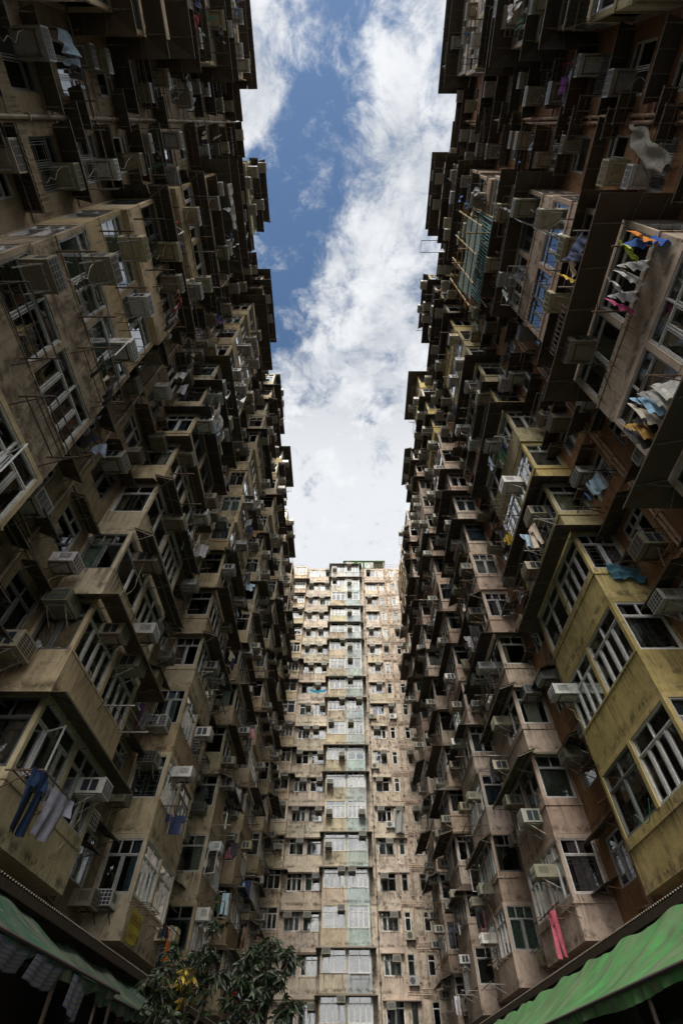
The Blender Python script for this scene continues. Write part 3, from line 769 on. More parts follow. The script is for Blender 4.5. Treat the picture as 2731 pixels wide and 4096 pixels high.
# ------------------------------------------------------------------ end block
def end_block():
    r = random.Random(307)
    root = block('end', 'pale pink sunlit apartment block closing the far end of the court', None, 0, None)
    W = lambda x, d, z: (x, YE - d, z)
    top = fl(NEND) - .1
    spec = [(-4.72, 1.42, 1.4), (-3.0, 1.42, 1.4), (4.05, 1.5, 1.4), (5.62, .55, 1.35), (7.35, .6, 1.35)]
    holes = []
    for k in range(NEND):
        for x, w, h in spec: holes.append((x - w / 2, x + w / 2, fl(k) + 1.0, fl(k) + 2.35))
    b = MB(); facade(b, -12, 12, 0, top, holes)
    b.quad((12, 0, 0), (12, 10, 0), (12, 10, top), (12, 0, top)); b.quad((-12, 10, 0), (-12, 0, 0), (-12, 0, top), (-12, 10, top))
    b.quad((12, 10, 0), (-12, 10, 0), (-12, 10, top), (12, 10, top)); b.quad((-12, .3, top - .6), (12, .3, top - .6), (12, 10, top - .6), (-12, 10, top - .6))
    b.quad((-12, 0, top), (12, 0, top), (12, .3, top), (-12, .3, top)); b.quad((12, .3, top - .6), (-12, .3, top - .6), (-12, .3, top), (12, .3, top))
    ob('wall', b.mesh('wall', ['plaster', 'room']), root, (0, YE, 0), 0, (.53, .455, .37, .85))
    # shallow raised panel under the left pair of windows, per floor, with a ledge that throws a shade
    for k in range(NEND):
        off = r.uniform(-.05, .05)
        b = MB(); z = fl(k)
        b.box(-5.75, -2.12, -.10, 0, z - .38, z + .88)
        o = ob('parapet_panel', b.mesh('parapet_panel', 'plaster'), root, (0, YE, 0), 0, (*jit((.55, .475, .38), .11, r), r.choice([.4, .6, .8, .9])))
        b = MB(); sheet_quad(b, (-5.85, -.40, -.05), (-2.08, -.40, -.05), (-2.08, 0, .06), (-5.85, 0, .06), .04)
        if r.random() < .85: ob('ledge', b.mesh('ledge', 'sheet'), o, (0, 0, z - .52), 0, jit((.16, .13, .10), .2, r))
        b = MB(); x1 = r.choice([4.95, 5.0, 6.1]); b.box(3.15, x1, -.12, 0, z - .42, z + .9)
        o = ob('parapet_panel', b.mesh('parapet_panel', 'plaster'), root, (0, YE, 0), 0, (*jit((.55, .47, .375), .11, r), r.choice([.5, .7, .9])))
        b = MB(); sheet_quad(b, (3.05, -.34, -.04), (x1 + .08, -.34, -.04), (x1 + .08, 0, .05), (3.05, 0, .05), .035)
        if r.random() < .8: ob('ledge', b.mesh('ledge', 'sheet'), o, (0, 0, z - .47), 0, jit((.2, .16, .12), .2, r))
    grp = 'air conditioners on the end block'
    wn = ['first', 'second', 'third', 'narrow fourth', 'narrow fifth']
    for k in range(NEND):
        for i, (x, w, h) in enumerate(spec):
            o = ob('window', frame(w, h, r.choice([1, 2, 2, 4, 1]) if w > 1 else 4), root, W(x, -.06, fl(k) + 1.0), 0, jit(r.choice([(.72, .72, .7), (.68, .7, .68), (.75, .75, .74), (.74, .74, .72), (.2, .2, .2)]), .05, r))
            ob('pane', pane(w, h), o, (0, 0, 0), 0, r.choice(GLASS_T))
            if r.random() < .85: ob('curtain', curtain(w, h, r.choice([0, 0, 5, 6, 1, 2])), o, (0, .0, 0), 0, jit(r.choice(CURT[:5] + [(.6, .62, .6), (.4, .55, .5)]), .1, r))
            if w > 1 and r.random() < .5: ob('window_grille', grille(w, h, 0), o, (0, -.02, 0), 0, (.6, .6, .6))
            if r.random() < (.85 if i < 3 else .22):
                want_ac(W(x + (r.choice([-.33, .33]) if w > 1 else 0), .02, fl(k) + r.choice([1.85, 1.85, 1.8])), 0, r, f'{ORD[k]} storey, {wn[i]} window of end block, at its top', grp)
            if i < 3 and r.random() < .5:
                want_rack(W(x, .10 if i < 2 else .12, fl(k) + .80), 0, r, f'{ORD[k]} storey, {wn[i]} window, end block, below sill', 'drying racks on the end block', .7)
    for k in range(NEND):
        for j, (x, hw, d, col, nm) in enumerate(((-6.85, .98, .5, (.55, .45, .32), 'corner'), (-.925, 1.125, 1.0, (.50, .425, .31), 'cream'), (1.22, 1.02, 1.0, (.40, .465, .45), 'blue'))):
            if j == 2 and k > 15: col = (.5, .54, .53)
            if j == 1 and k > 15: col = (.6, .58, .52)
            o = ob('enclosed_balcony', body(hw, d, 'w', j == 0), root, W(x, 0, fl(k)), 0, (*jit(col, .13, r), r.choice([.5, .7, .85]) if j < 2 else r.choice([.3, .5, .7])))
            if j: o['label'] = 'cream balcony with stained parapet' if j == 1 else 'pale blue balcony'
            w = 2 * hw - .24
            glazing(o, w, HH, (0, -d + .06, 1.05), 0, r, True, r.choice([0, 0, 2, 1]), True)
            for sx in (-1, 1):
                if j == 2 and sx < 0 or j == 1 and sx > 0: continue
                if d > .8: glazing(o, d - .22, HH, (sx * (hw - .06), -(d - .02) / 2, 1.05), rad(90 * sx), r, False, 2)
            if j == 0 and r.random() < .7: ob('awning', awning(hw, d, r.choice([0, 3, 4])), o, (0, 0, 0), 0, jit((.15, .13, .1), .2, r))
            if j == 1 and r.random() < .6: ob('awning', END_AWN[r.randrange(2)], o, (1.05, 0, 0), 0, jit(r.choice([(.12, .11, .09), (.16, .13, .10), (.12, .16, .14)]), .15, r))
            if r.random() < (.75 if j else .5):
                want_ac(W(x + r.choice([-1, 1]) * (hw - .5), d, fl(k) + r.choice([2.14, 2.14, 1.2])), 0, r, f'{ORD[k]} storey, {nm} balcony column of end block', grp)
            if r.random() < .45:
                want_rack(W(x, d, fl(k) + .9), 0, r, f'{ORD[k]} storey, {nm} balcony column, end block', 'drying racks on the end block', .6)
    # plumbing on the right of the wall
    for x, rd in ((5.12, .06), (6.18, .055), (6.32, .05), (6.95, .06), (2.95, .04)):
        b = MB(); b.path([W(x, .09, 1)] + [W(x + r.uniform(-.02, .02), .09, fl(k)) for k in range(NEND)] + [W(x, .09, top)], rd, 7)
        for k in range(NEND): b.box(x - .09, x + .09, YE - .17, YE - .0, fl(k) + .6, fl(k) + .66)
        ob('drain_pipe', b.mesh('drain_pipe', 'pipe'), root, color=(.52, .40, .31) if rd > .045 else (.1, .09, .08))
    for k in range(NEND):
        z = fl(k)
        for j in range(3):
            b = MB(); z2 = z + (-.12, .06, .22)[j] + r.uniform(-.03, .03); x0 = r.choice([5.15, 6.2]); x1 = r.choice([7.2, 7.9, 7.5])
            b.path([W(x0, .12, z2), W(x1, .12, z2 - .03)], .035, 6)
            if r.random() < .6: b.path([W(x1, .12, z2 - .03), W(x1, .12, z2 - .45), W(x1, 0, z2 - .5)], .035, 6)
            b.path([W(x0 + .5, .12, z2), W(x0 + .5, .12, z2 + .3), W(x0 + .5, 0, z2 + .4)], .03, 6)
            ob('branch_pipe', b.mesh('branch_pipe', 'pipe'), root, color=jit((.55, .42, .33), .1, r))
    # split condensers on the plain right part
    for k, x in ((0, 6.7), (1, 5.7), (2, 5.75), (5, 4.6), (7, 3.35), (9, 3.35), (9, 5.75)):
        want_ac(W(x, .02, fl(k) + .4), 0, r, f'{ORD[k]} storey of end block, on pipe strewn wall', grp, True)
    return root
END_AWN = [awning_flat(2.15, 1.0, .36, .12, .42), awning_corr(2.15, 1.0, .4, .14, .4)]
end_root = end_block()

# ------------------------------------------------------------------ place the air conditioners
acs.sort(key=lambda a: -a[0])
rest = MB(); n_ac = 0; seen_lab = {}
for rank, p, rz, cn, col, where, grp, split in acs:
    if rank <= 0: continue
    if n_ac >= 296 and not split:
        for me, mm in ((AC_BODY, [0]), (AC_GRILLE, [1, 0]), (AC_BRACKET, [2])): rest.add(me, TR(p, rz), mm)
        continue
    n_ac += 1
    if split:
        o = ob('air_conditioner', SP_BODY, None, p, rz, col); ob('fan_grille', SP_GRILLE, o, color=col); ob('bracket', SP_BRACKET, o, color=(.1, .07, .05))
        lab = f'{cn} outdoor condenser with round fan, {where}'
    else:
        o = ob('air_conditioner', AC_BODY, None, p, rz, col); ob('grille', R.choice(AC_GRILLES), o, color=jit(col, .25)); q = R.uniform(.84, 1.08); o.scale = (q, R.uniform(.8, 1.1), q * R.uniform(.92, 1.05))
        if R.random() < .4: ob('drain_hose', R.choice(AC_HOSE), o, color=R.choice([(.5, .48, .42), (.03, .03, .03), (.3, .26, .2), (.45, .4, .3)]))
        ob('bracket', AC_BRACKET, o, color=(.12, .09, .06) if R.random() < .6 else (.4, .4, .38))
        lab = f'{cn} air conditioner, {where}'
    tag(o, lab, 'air conditioner', grp)
f = ob('far_air_conditioner', rest.mesh('far_air_conditioner', ['acbody', 'fin', 'iron']), None, color=(.38, .36, .29))
tag(f, 'small distant air conditioners scattered over the upper storeys of all blocks', 'air conditioners', None, 'stuff')

# ------------------------------------------------------------------ drying racks and what hangs on them
racks.sort(key=lambda a: -a[0])
n_r = n_g = 0; far_r = MB()
gr = random.Random(77)
for rank, p, rz, kind, where, grp, full, q in racks:
    if rank <= 0: continue
    if n_r >= 296:
        far_r.add(RACK[kind], TR(p, rz)); continue
    if (p[2] < 8.2 and p[1] < 24 and abs(p[0]) < 7.6): continue        # the lowest near balconies get their own below
    n_r += 1
    if full and n_g < 275: kind = 0 if kind in (1, 4) else kind
    o = ob('drying_rack', RACK[kind], None, p, rz, gr.choice([(.09, .07, .06), (.13, .09, .06), (.05, .05, .05), (.3, .3, .28)]))
    tag(o, f'{RACK_W[kind]}, {where}', 'drying rack', grp)
    if not full or n_g >= 275 or rank > FOC / 10.5: continue
    k = gr.choice([2, 3, 4, 4, 5]); T = TR(p, rz)
    for i in range(k):
        cn, col = gr.choice(GCOL) if gr.random() < .42 else gr.choice([GCOL[0], GCOL[1], GCOL[2], GCOL[3], GCOL[9], GCOL[10], GCOL[7]]); g = gr.choice(['shirt', 'shirt', 'trousers', 'trousers', 'towel', 'skirt', 'sock'])
        x = -.6 + 1.2 * (i + .5) / k; yy = {0: gr.choice([-.36, -.57, -.78]), 2: -.7, 3: gr.choice([-.4, -.8])}[kind]
        s = gr.uniform(.75, 1.0)
        c = ob(g, GARM[g], None, tuple(T @ Vector((x, yy, .01))), rz + gr.uniform(-.5, .5) + (rad(90) if gr.random() < .35 else 0), jit(col, .15, gr), (s, s, s))
        w2 = where.replace(' of ', ' ')
        tag(c, f'{cn} {g}, {ORD[i]} on rack, {w2}', 'garment', 'washing hung on the drying racks'); n_g += 1

f = ob('far_drying_rack', far_r.mesh('far_drying_rack', 'iron'), None, color=(.16, .13, .1))
tag(f, 'small distant drying racks jutting from the upper storeys of all blocks', 'drying racks', None, 'stuff')

# ------------------------------------------------------------------ particular washing and cloths that stand out
def wx(side, y, d, z):          # a point d metres out of a long block's wall
    return (XL + d, y, z) if side == 'left' else (XR - d, y, z)
def hang(kind, side, y, d, z, rz, colr, label, cat='garment', s=1., name=None, group=None):
    c = ob(name or kind, GARM[kind], None, wx(side, y, d, z), rz, colr, (s, s, s) if isinstance(s, (int, float)) else s); tag(c, label, cat, group); return c
def rack_at(side, y, d, z, kind, label):
    o = ob('drying_rack', RACK[kind], None, wx(side, y, d, z), rad(90) if side == 'left' else rad(-90), (.12, .08, .06)); tag(o, label, 'drying rack', f'drying racks on the {SIDEW[side]}'); return o
rack_at('left', 10.9, BD, F0 + .92, 0, 'long drying rack holding blue jeans on lowest left balcony')
hang('trousers', 'left', 10.25, BD + .7, F0 + .93, rad(70), (.012, .035, .10), 'blue denim jeans hanging from lowest left drying rack', s=1.1)
hang('trousers', 'left', 10.6, BD + .55, F0 + .93, rad(60), (.02, .02, .02), 'black trousers between the blue jeans and the grey shirt')
hang('shirt', 'left', 11.3, BD + .7, F0 + .93, rad(75), (.27, .27, .34), 'lilac grey shirt hanging beside the blue jeans, lowest left rack', s=1.25)
rack_at('left', 22.6, BD, F0 + .7, 0, 'white drying rack holding an orange garment above the trees')
hang('trousers', 'left', 21.9, BD + .6, F0 + .75, rad(80), (.015, .018, .04), 'dark navy trousers hanging beside an orange towel', s=1.15)
hang('towel', 'left', 22.5, BD + .62, F0 + .72, rad(85), (.75, .24, .03), 'bright orange towel hanging low over the trees', s=(.75, .9, 1.1))
hang('shirt', 'left', 22.5, BD + .70, F0 + .82, rad(85), (.5, .5, .48), 'pale grey shirt hanging over the orange towel', s=.6)
rack_at('left', 20.0, BD, F0 + .8, 1, 'curved wire rack above the yellow rental banner')
rack_at('right', 19.9, BD, F0 + .68, 2, 'rusty pole rack from which a pink pair hangs')
hang('trousers', 'right', 19.9, BD + .62, F0 + .72, rad(-60), (.62, .14, .20), 'pink trousers hanging long beside the grey balcony flank', s=(.8, .8, 1.15))
rack_at('right', 3.0, BD + .02, fl(3) + .95, 3, 'two bar rack with white washing, fourth storey, right block')
for i, (y, g, c, nm) in enumerate(((2.1, 'blanket', (.02, .10, .42), 'bright blue blanket'), (2.0, 'towel', (.75, .25, .03), 'orange towel'), (2.3, 'shirt', (.45, .55, .06), 'lime green shirt'), (2.6, 'shirt', (.6, .6, .6), 'white shirt'),
                                (2.85, 'towel', (.62, .62, .62), 'white towel'), (3.1, 'shirt', (.55, .55, .52), 'off white shirt'), (3.3, 'shirt', (.6, .6, .62), 'pale shirt'), (3.5, 'towel', (.65, .12, .28), 'magenta pink towel'))):
    hang(g, 'right', y, BD + .35 + .15 * (i % 3), fl(3) + .97, rad(-10 + 25 * (i % 3)), c, f'{nm} in the bright washing on the fourth storey, right block', s=.9 if g != 'blanket' else .7, group='bright washing on the right block')
rack_at('right', 5.0, BD, fl(2) + .92, 0, 'four rod rack crowded with grey shirts, third storey, right block')
for i in range(7):
    cn, c = [('white', (.55, .55, .52)), ('grey', (.3, .3, .28)), ('pale blue', (.25, .42, .6)), ('beige', (.45, .4, .33)), ('black', (.02, .02, .02)), ('ochre', (.5, .3, .08)), ('black', (.03, .03, .03))][i]
    hang('shirt' if i % 3 else 'towel', 'right', 4.4 + .2 * i, BD + .3 + .12 * (i % 4), fl(2) + .94, rad(-20 + 12 * (i % 4)), c, f'{cn} {"shirt" if i % 3 else "towel"}, {ORD[i]} on the crowded third storey rack, right block', s=1.0, group='grey washing on the right block')
# blue cloth over the yellow balcony
def draped(name, pts_fn, mat, label, cat, col, nu=26, nv=18):
    b = MB(); b.grid(pts_fn, nu, nv); o = ob(name, b.mesh(name, mat, True), None, color=col); tag(o, label, cat); return o
yb = COLS[2] - BW
draped('blue_cloth', lambda u, v: (XR - .95 + .9 * u + .04 * math.sin(v * 9), yb - .05 - .05 * math.sin(u * 17 + v * 5) * v - .04 * v - .03 * math.sin(v * 13 + u * 3), fl(2) + 1.12 - .62 * v + .07 * math.sin(u * 5 + 1) - .08 * math.sin(u * 9) * v), 'cloth',
       'crumpled teal blue sheet draped over the yellow balcony parapet', 'sheet', (.06, .16, .22))
draped('plastic_sheet', lambda u, v: (XR - .22 - .16 * math.sin(v * 2.4) - .07 * math.sin(v * 11 + u * 5) - .05 * math.sin(u * 9), .1 + .75 * v + (.30 + .32 * math.sin(v * 3.0)) * (u - .5) + .05 * math.sin(v * 13), fl(5) + .45 - 2.7 * v + .08 * math.sin(u * 8 + v * 4)), 'cloth',
       'long pale plastic sheet hanging on the orange wall, upper right', 'plastic sheet', (.38, .36, .31))
draped('white_sheet', lambda u, v: (XL + BD + .75 + .12 * math.sin(u * 11 + v * 4), 2.4 + 2.1 * u, fl(9) + 1.9 - .3 * v + .05 * math.sin(u * 17)), 'cloth',
       'narrow white plastic strip wound along an upper left rack', 'plastic sheet', (.6, .6, .58))
draped('clear_plastic', lambda u, v: (XL + BD + .35 + .35 * math.sin(v * 2.6) + .05 * math.sin(u * 13), 10.7 + 1.7 * u, fl(6) + 2.2 - 2.0 * v + .05 * math.sin(u * 9 + v * 6)), 'cloth',
       'bulging translucent plastic sheeting around a left balcony', 'plastic sheet', (.45, .44, .41))
draped('grey_netting', lambda u, v: (5.0 + .9 * u, YE - .55 - .12 * math.sin(u * 9 + v * 3), fl(5) + 2.0 - 2.1 * v), 'cloth', 'pale grey plastic sheet hanging beside windows of the end block', 'plastic sheet', (.38, .39, .37))
draped('blue_tarp', lambda u, v: (-4.3 + 2.0 * u, YE - .6 - .05 * math.sin(u * 12), fl(10) + 1.3 - .35 * v - .25 * math.sin(u * 3.1) + .03 * math.sin(u * 21)), 'cloth', 'sagging teal blue cloth strung below an end block window', 'cloth', (.04, .26, .38))

# rental banner
b = MB()
by = COLS[3] - BW + .12
b.grid(lambda u, v: (.012 * math.sin(u * 6 + v * 3), 1.25 * u, -.85 * v * (1 - .10 * u) + .02 * math.sin(u * 8)), 10, 8)
ban = ob('rental_banner', b.mesh('rental_banner', 'paint'), None, (XL + BD + .03, by + .15, F0 + .78), 0, (.58, .50, .07))
tag(ban, 'yellow cloth rental banner with dark red lettering under a wire rack', 'banner')
def text_mesh(s, size):
    c = bpy.data.curves.new('lettering', 'FONT'); c.body = s; c.size = size
    t = bpy.data.objects.new('lettering', c); COL.objects.link(t); bpy.context.view_layer.update()
    me = bpy.data.meshes.new_from_object(t.evaluated_get(bpy.context.evaluated_depsgraph_get()))
    bpy.data.objects.remove(t); bpy.data.curves.remove(c); return me
try:
    for s, size, y, z in (('吉房招租', .30, .03, -.36), ('56647728', .24, .05, -.72)):
        me = text_mesh(s, size); me.materials.clear(); me.materials.append(M['paint'])
        t = ob('lettering', me, ban, (.03, y, z), 0, (.22, .02, .015), None, (rad(90), 0, rad(90)))
        wd = max(v.co.x for v in me.vertices) if len(me.vertices) else 1
        t.scale = (1.16 / wd, 1, 1)
except Exception as e:
    print('lettering', e)

# ------------------------------------------------------------------ canopies and tarpaulins over the shops
def canopy(side, label, x_out, z_out, ya, yb):
    s = -1 if side == 'left' else 1
    b = MB(); xw = (XL if side == 'left' else XR) ; n = int((yb - ya) / .1 * 4)
    b.grid(lambda u, v: (s * x_out + (xw - s * x_out) * v, ya + (yb - ya) * u, z_out + .5 * v + .018 * math.sin(u * (yb - ya) / .1 * 6.2832)), n, 1)
    o = ob('shop_canopy', b.mesh('shop_canopy', 'sheet'), None, color=(.13, .12, .10)); tag(o, label, 'canopy')
    f = MB(); f.box(*sorted((s * x_out, s * (x_out + .05))), ya, yb, z_out - .16, z_out - .03)
    for i in range(int((yb - ya) / 2.5) + 1):
        y = ya + .1 + i * 2.5; f.bar((s * x_out, y, z_out - .08), (xw, y, z_out + .4), .05)
    ob('canopy_frame', f.mesh('canopy_frame', 'iron'), o, color=(.04, .035, .03))
canopy('left', 'corrugated metal shop canopy running below the left block', 5.1, CAMZ + 2.28, 1.5, 34)
canopy('right', 'corrugated metal shop canopy running below the right block', 5.3, CAMZ + 2.27, 1.5, 34)
def tarpaulin(side, label, xi, zi, xo, zo, ya, yb, col, ruffle, seed):
    s = -1 if side == 'left' else 1; r = random.Random(seed); L = yb - ya
    ph = [r.uniform(0, 6) for _ in range(6)]
    def f(u, v):
        y = ya + L * u
        sag = -.10 * math.sin(math.pi * v) + .02 * math.sin(y * 1.3 + ph[0] + v * 2) * (1 - abs(2 * v - 1)) + .004 * math.sin(y * 7 + v * 5 + ph[1])
        top = .05 * math.sin(y * 3.1 + ph[2]) * abs(math.sin(y * 1.4 + ph[3])) * (1 - v) + .018 * math.sin(y * 1.9 + v * 9 + ph[4]) * v
        return (s * (xi + (xo - xi) * v) , y, zi + (zo - zi) * v + sag + top)
    b = MB(); b.grid(f, int(L * 12), 14)
    o = ob('tarpaulin', b.mesh('tarpaulin', 'tarp', True), None, color=col); tag(o, label, 'tarpaulin')
    def g(u, v):
        y = ya + L * u; h = ruffle[0] + ruffle[1] * (.5 + .5 * math.sin(y * 2.7 + ph[4])) + ruffle[2] * abs(math.sin(y * 5.3 + ph[5] + 2 * math.sin(y)))
        x, yy, z = f(u, 1)
        return (x + s * (.02 - .025 * v * math.sin(y * 5 + ph[0] + 2 * math.sin(y * 1.7)) - .008 * math.sin(y * 17 + 3 * math.sin(y * 2.3) + v)), y, z - h * v)
    b = MB(); b.grid(g, int(L * 24), 5)
    ob('valance', b.mesh('valance', 'tarp', True), o, color=tuple(c * .9 for c in col))
    b = MB(); b.path([(s * xo, ya - .1, zo), (s * xo, yb + .15, zo)], .02, 6)
    ob('front_rod', b.mesh('front_rod', 'iron'), o, color=(.05, .05, .05))
    for i in range(int(L / 3) + 2):
        y = min(yb, ya + .2 + i * 3)
        b = MB(); b.bar((s * xo, y, zo - .02), (s * 7.8, y, zo + .9), .03); ob('support_arm', b.mesh('support_arm', 'iron'), o, color=(.05, .045, .04))
        b = MB(); b.bar((s * (xo + .05), y, zo - .02), (s * (xo + .05), y, 0), .04); ob('support_post', b.mesh('support_post', 'iron'), o, color=(.05, .045, .04))
tarpaulin('left', 'faded green tarpaulin with torn edge over the shops below left block', 5.25, CAMZ + 2.12, 3.5, CAMZ + 1.2, 2.0, 10.4, (.02, .075, .045), (.05, .07, .05), 1)
tarpaulin('left', 'second darker green tarpaulin partly behind the leafy trees', 5.3, CAMZ + 2.05, 3.9, CAMZ + 1.25, 10.7, 24.0, (.016, .062, .04), (.08, .06, .05), 2)
tarpaulin('right', 'bright green tarpaulin with ruffled edge below the right block', 5.25, CAMZ + 2.06, 3.6, CAMZ + 1.03, 2.0, 27., (.065, .25, .072), (.13, .02, .008), 3)
for i, (y, l, h) in enumerate(((6.2, .95, .17), (7.25, .9, .19), (8.45, .62, .27))):
    b = MB()
    b.grid(lambda u, v: (-3.44 + .03 * math.sin(u * 5) - .10 * v + .02 * math.sin(u * 16), y + l * u + (.05 * v if i < 2 else .18 * v), CAMZ + 1.14 - h * v - .035 * math.sin(math.pi * u) - (.1 * u if i == 2 else 0)), 14, 8)
    me = b.mesh('striped_cloth', 'stripe', True)
    uv = me.uv_layers.new(name='UV')
    for lp in me.loops:
        vi = lp.vertex_index; uv.data[lp.index].uv = ((vi % 15) / 14, (vi // 15) / 8)
    o = ob('striped_cloth', me); tag(o, ('long blue and beige striped cloth nearest, hanging from torn tarpaulin', 'middle blue and beige striped cloth hanging from torn tarpaulin', 'short twisted striped cloth furthest along the torn tarpaulin')[i], 'cloth')
# shop signs in the dark under the canopies
def sign(side, y, z, w, h, col, ink, label, n):
    s = -1 if side == 'left' else 1; x = (XL - .0 if side == 'left' else XR) - s * .75
    b = MB(); b.box(*sorted((x, x + s * .06)), y, y + w, z, z + h)
    o = ob('shop_sign', b.mesh('shop_sign', 'paint'), None, color=col); tag(o, label, 'sign')
    r = random.Random(n); b = MB()
    k = max(1, int(w / h)) if w > h else int(h / w)
    for i in range(k):
        cy, cz, e = (y + w * (i + .5) / k, z + h / 2, h * .34) if w > h else (y + w / 2, z + h * (i + .5) / k, w * .36)
        for q in range(4):
            zz = cz - e + 2 * e * q / 3; a = r.uniform(.4, 1) * e; b.box(*sorted((x - s * .012, x - s * .004)), cy - a, cy + a, zz - e * .09, zz + e * .09)
        for q in range(2):
            yy = cy + e * r.uniform(-.6, .6); b.box(*sorted((x - s * .018, x - s * .013)), yy - e * .09, yy + e * .09, cz - e, cz + e)
    ob('lettering', b.mesh('lettering', 'paint'), o, color=ink)
sign('right', 14.4, 2.2, .95, 1.9, (.35, .24, .12), (.25, .02, .02), 'faded shop sign with red strokes under the right tarpaulin', 1)
sign('right', 15.9, 2.3, 2.4, .75, (.07, .06, .045), (.16, .13, .07), 'dark horizontal shop sign with dull gold strokes, right side', 2)
sign('left', 8.2, 2.4, 2.6, .7, (.05, .045, .04), (.1, .08, .06), 'dark horizontal shop sign under the torn left tarpaulin', 3)
sign('left', 13.2, 2.1, .5, 1.2, (.22, .17, .12), (.2, .05, .03), 'small upright shop sign with reddish strokes behind the trees', 4)

# ------------------------------------------------------------------ bamboo scaffolds
def pole(b, p, q, r=.035):
    p, q = Vector(p), Vector(q); n = max(2, int((q - p).length / .32)); i = 0
    b.path([p, q], r, 6)
    for j in range(1, n):
        c = p.lerp(q, j / n); d = (q - p).normalized() * .012; b.path([c - d, c + d], r * 1.22, 6)
def scaffold(y0, y1, z0, z1, label, sheet_col, cage):
    o = ob('bamboo_scaffold', None, None, (XR - BD - .5, (y0 + y1) / 2, z0)); tag(o, label, 'scaffold')
    w = lambda x, y, z: (x - o.location.x, y - o.location.y, z - o.location.z)
    xo, xi = XR - BD - 1.0, XR - BD - .1
    r = random.Random(int(z0)); n = 4
    for i in range(n):
        y = y0 + (y1 - y0) * i / (n - 1)
        for x in (xo, xi):
            b = MB(); pole(b, w(x, y + r.uniform(-.1, .1), z0 - r.uniform(.1, .5)), w(x, y + r.uniform(-.1, .1), z1 + r.uniform(.1, .7))); ob('upright_pole', b.mesh('upright_pole', 'bamboo'), o)
    for i in range(4):
        z = z0 + (z1 - z0) * (i + .4) / 4
        b = MB(); pole(b, w(xo, y0 - .4, z), w(xo, y1 + .4, z + r.uniform(-.1, .1))); ob('crosspole', b.mesh('crosspole', 'bamboo'), o)
        b = MB(); pole(b, w(xo - .5, y0 + (y1 - y0) * (i + .5) / 4, z + .04), w(XR - .2, y0 + (y1 - y0) * (i + .5) / 4, z + .04)); ob('outrigger', b.mesh('outrigger', 'bamboo'), o)
    b = MB(); b.grid(lambda u, v: w(xo + .15 + .05 * math.sin(u * 7 + v * 4), y0 + .1 + (y1 - y0 - .2) * u, z0 + .3 + (z1 - z0) * .6 * v + .06 * math.sin(u * 9)), 14, 8)
    ob('cover_sheet', b.mesh('cover_sheet', 'cloth', True), o, color=sheet_col)
    if cage:
        b = MB()
        for i in range(26):
            y = y0 + (y1 - y0) * i / 25; b.bar(w(xi - .3, y, z0 + .2), w(xi - .3, y, z1 - .2), .028)
        for z in (z0 + .2, (z0 + z1) / 2, z1 - .2): b.bar(w(xi - .3, y0, z), w(xi - .3, y1, z), .035)
        for i in range(7):
            x = xi - .3 + .9 * i / 6; b.bar(w(x, y0, z0 + .2), w(x, y0, z1 - .2), .028); b.bar(w(xi - .3, y0 + (y1 - y0) * i / 6, z0 + .2), w(XR - .3, y0 + (y1 - y0) * i / 6, z0 + .2), .028)
        ob('barred_cage', b.mesh('barred_cage', 'paint'), o, color=(.12, .36, .38))
scaffold(3.6, 7.2, fl(8) - .2, fl(9) + 1.8, 'bamboo scaffold with teal barred cage high on the right block', (.30, .42, .42), True)
scaffold(36.9, 40.2, fl(11) - .3, fl(12) + 2.2, 'bamboo scaffold with white sheet near the far end, right block', (.55, .55, .53), False)

# ------------------------------------------------------------------ roof things
def hut():
    z = fl(NEND) - .7; x0, x1 = -.1, 6.4; d = .35
    o = ob('rooftop_hut', None, None, (3, YE + 2, z)); tag(o, 'peeling green rooftop hut with white windows on the end block', 'rooftop hut')
    b = MB(); b.box(x0 - 3, x1 - 3 - 1.9, -2 + d, 1.5, 0, 2.55); ob('wall', b.mesh('wall', 'plaster'), o, color=(.05, .15, .04, .5))
    b = MB(); b.box(x0 - 3.15, x1 - 2.85, -2.15 + d, 1.6, 2.55, 2.68); ob('roof', b.mesh('roof', 'sheet'), o, color=(.12, .2, .12))
    for i, (x, w) in enumerate(((.9, 1.3), (2.6, .75), (3.95, 1.2))):
        f = ob('window', frame(w, 1.1, 2), o, (x - 3 + x0, -2.05 + d, 1.15), 0, (.62, .62, .6)); 
        b = MB(); b.box(-w / 2 + .03, w / 2 - .03, .02, .04, .03, 1.07); ob('blind', b.mesh('blind', 'paint'), f, color=(.3, .33, .33)); ob('pane', pane(w, 1.1), f, color=GLASS_T[0])
    for x in (4.6, 6.3):
        b = MB(); b.box(x - 3.06, x - 2.94, -2 + d, -1.88 + d, 0, 2.55); ob('post', b.mesh('post', 'pipe'), o, color=(.4, .35, .3))
hut()
b = MB(); z = fl(NEND) - .1
for i in range(14): b.bar((2.2 + 5.8 * i / 13 + 2, YE + .1, z), (2.2 + 5.8 * i / 13 + 2, YE + .1, z + 1.0), .03)
for q in (.5, 1.0): b.bar((4.2, YE + .1, z + q), (10, YE + .1, z + q), .03)
tag(ob('roof_railing', b.mesh('roof_railing', 'iron'), None, color=(.25, .22, .2)), 'thin metal railing along the roof edge beside the green hut', 'railing')
b = MB(); zt = fl(NSIDE) + .6
b.path([(XR - .1, 7.7, zt), (XR - 2.15, 7.7, zt), (XR - 2.15, 8.6, zt), (XR - .1, 8.6, zt)], .03, 5)
tag(ob('roof_frame', b.mesh('roof_frame', 'iron'), None, color=(.03, .03, .03)), 'dark rectangular pipe frame jutting out from the right roof edge against sky', 'pipe frame')
rp = random.Random(9)
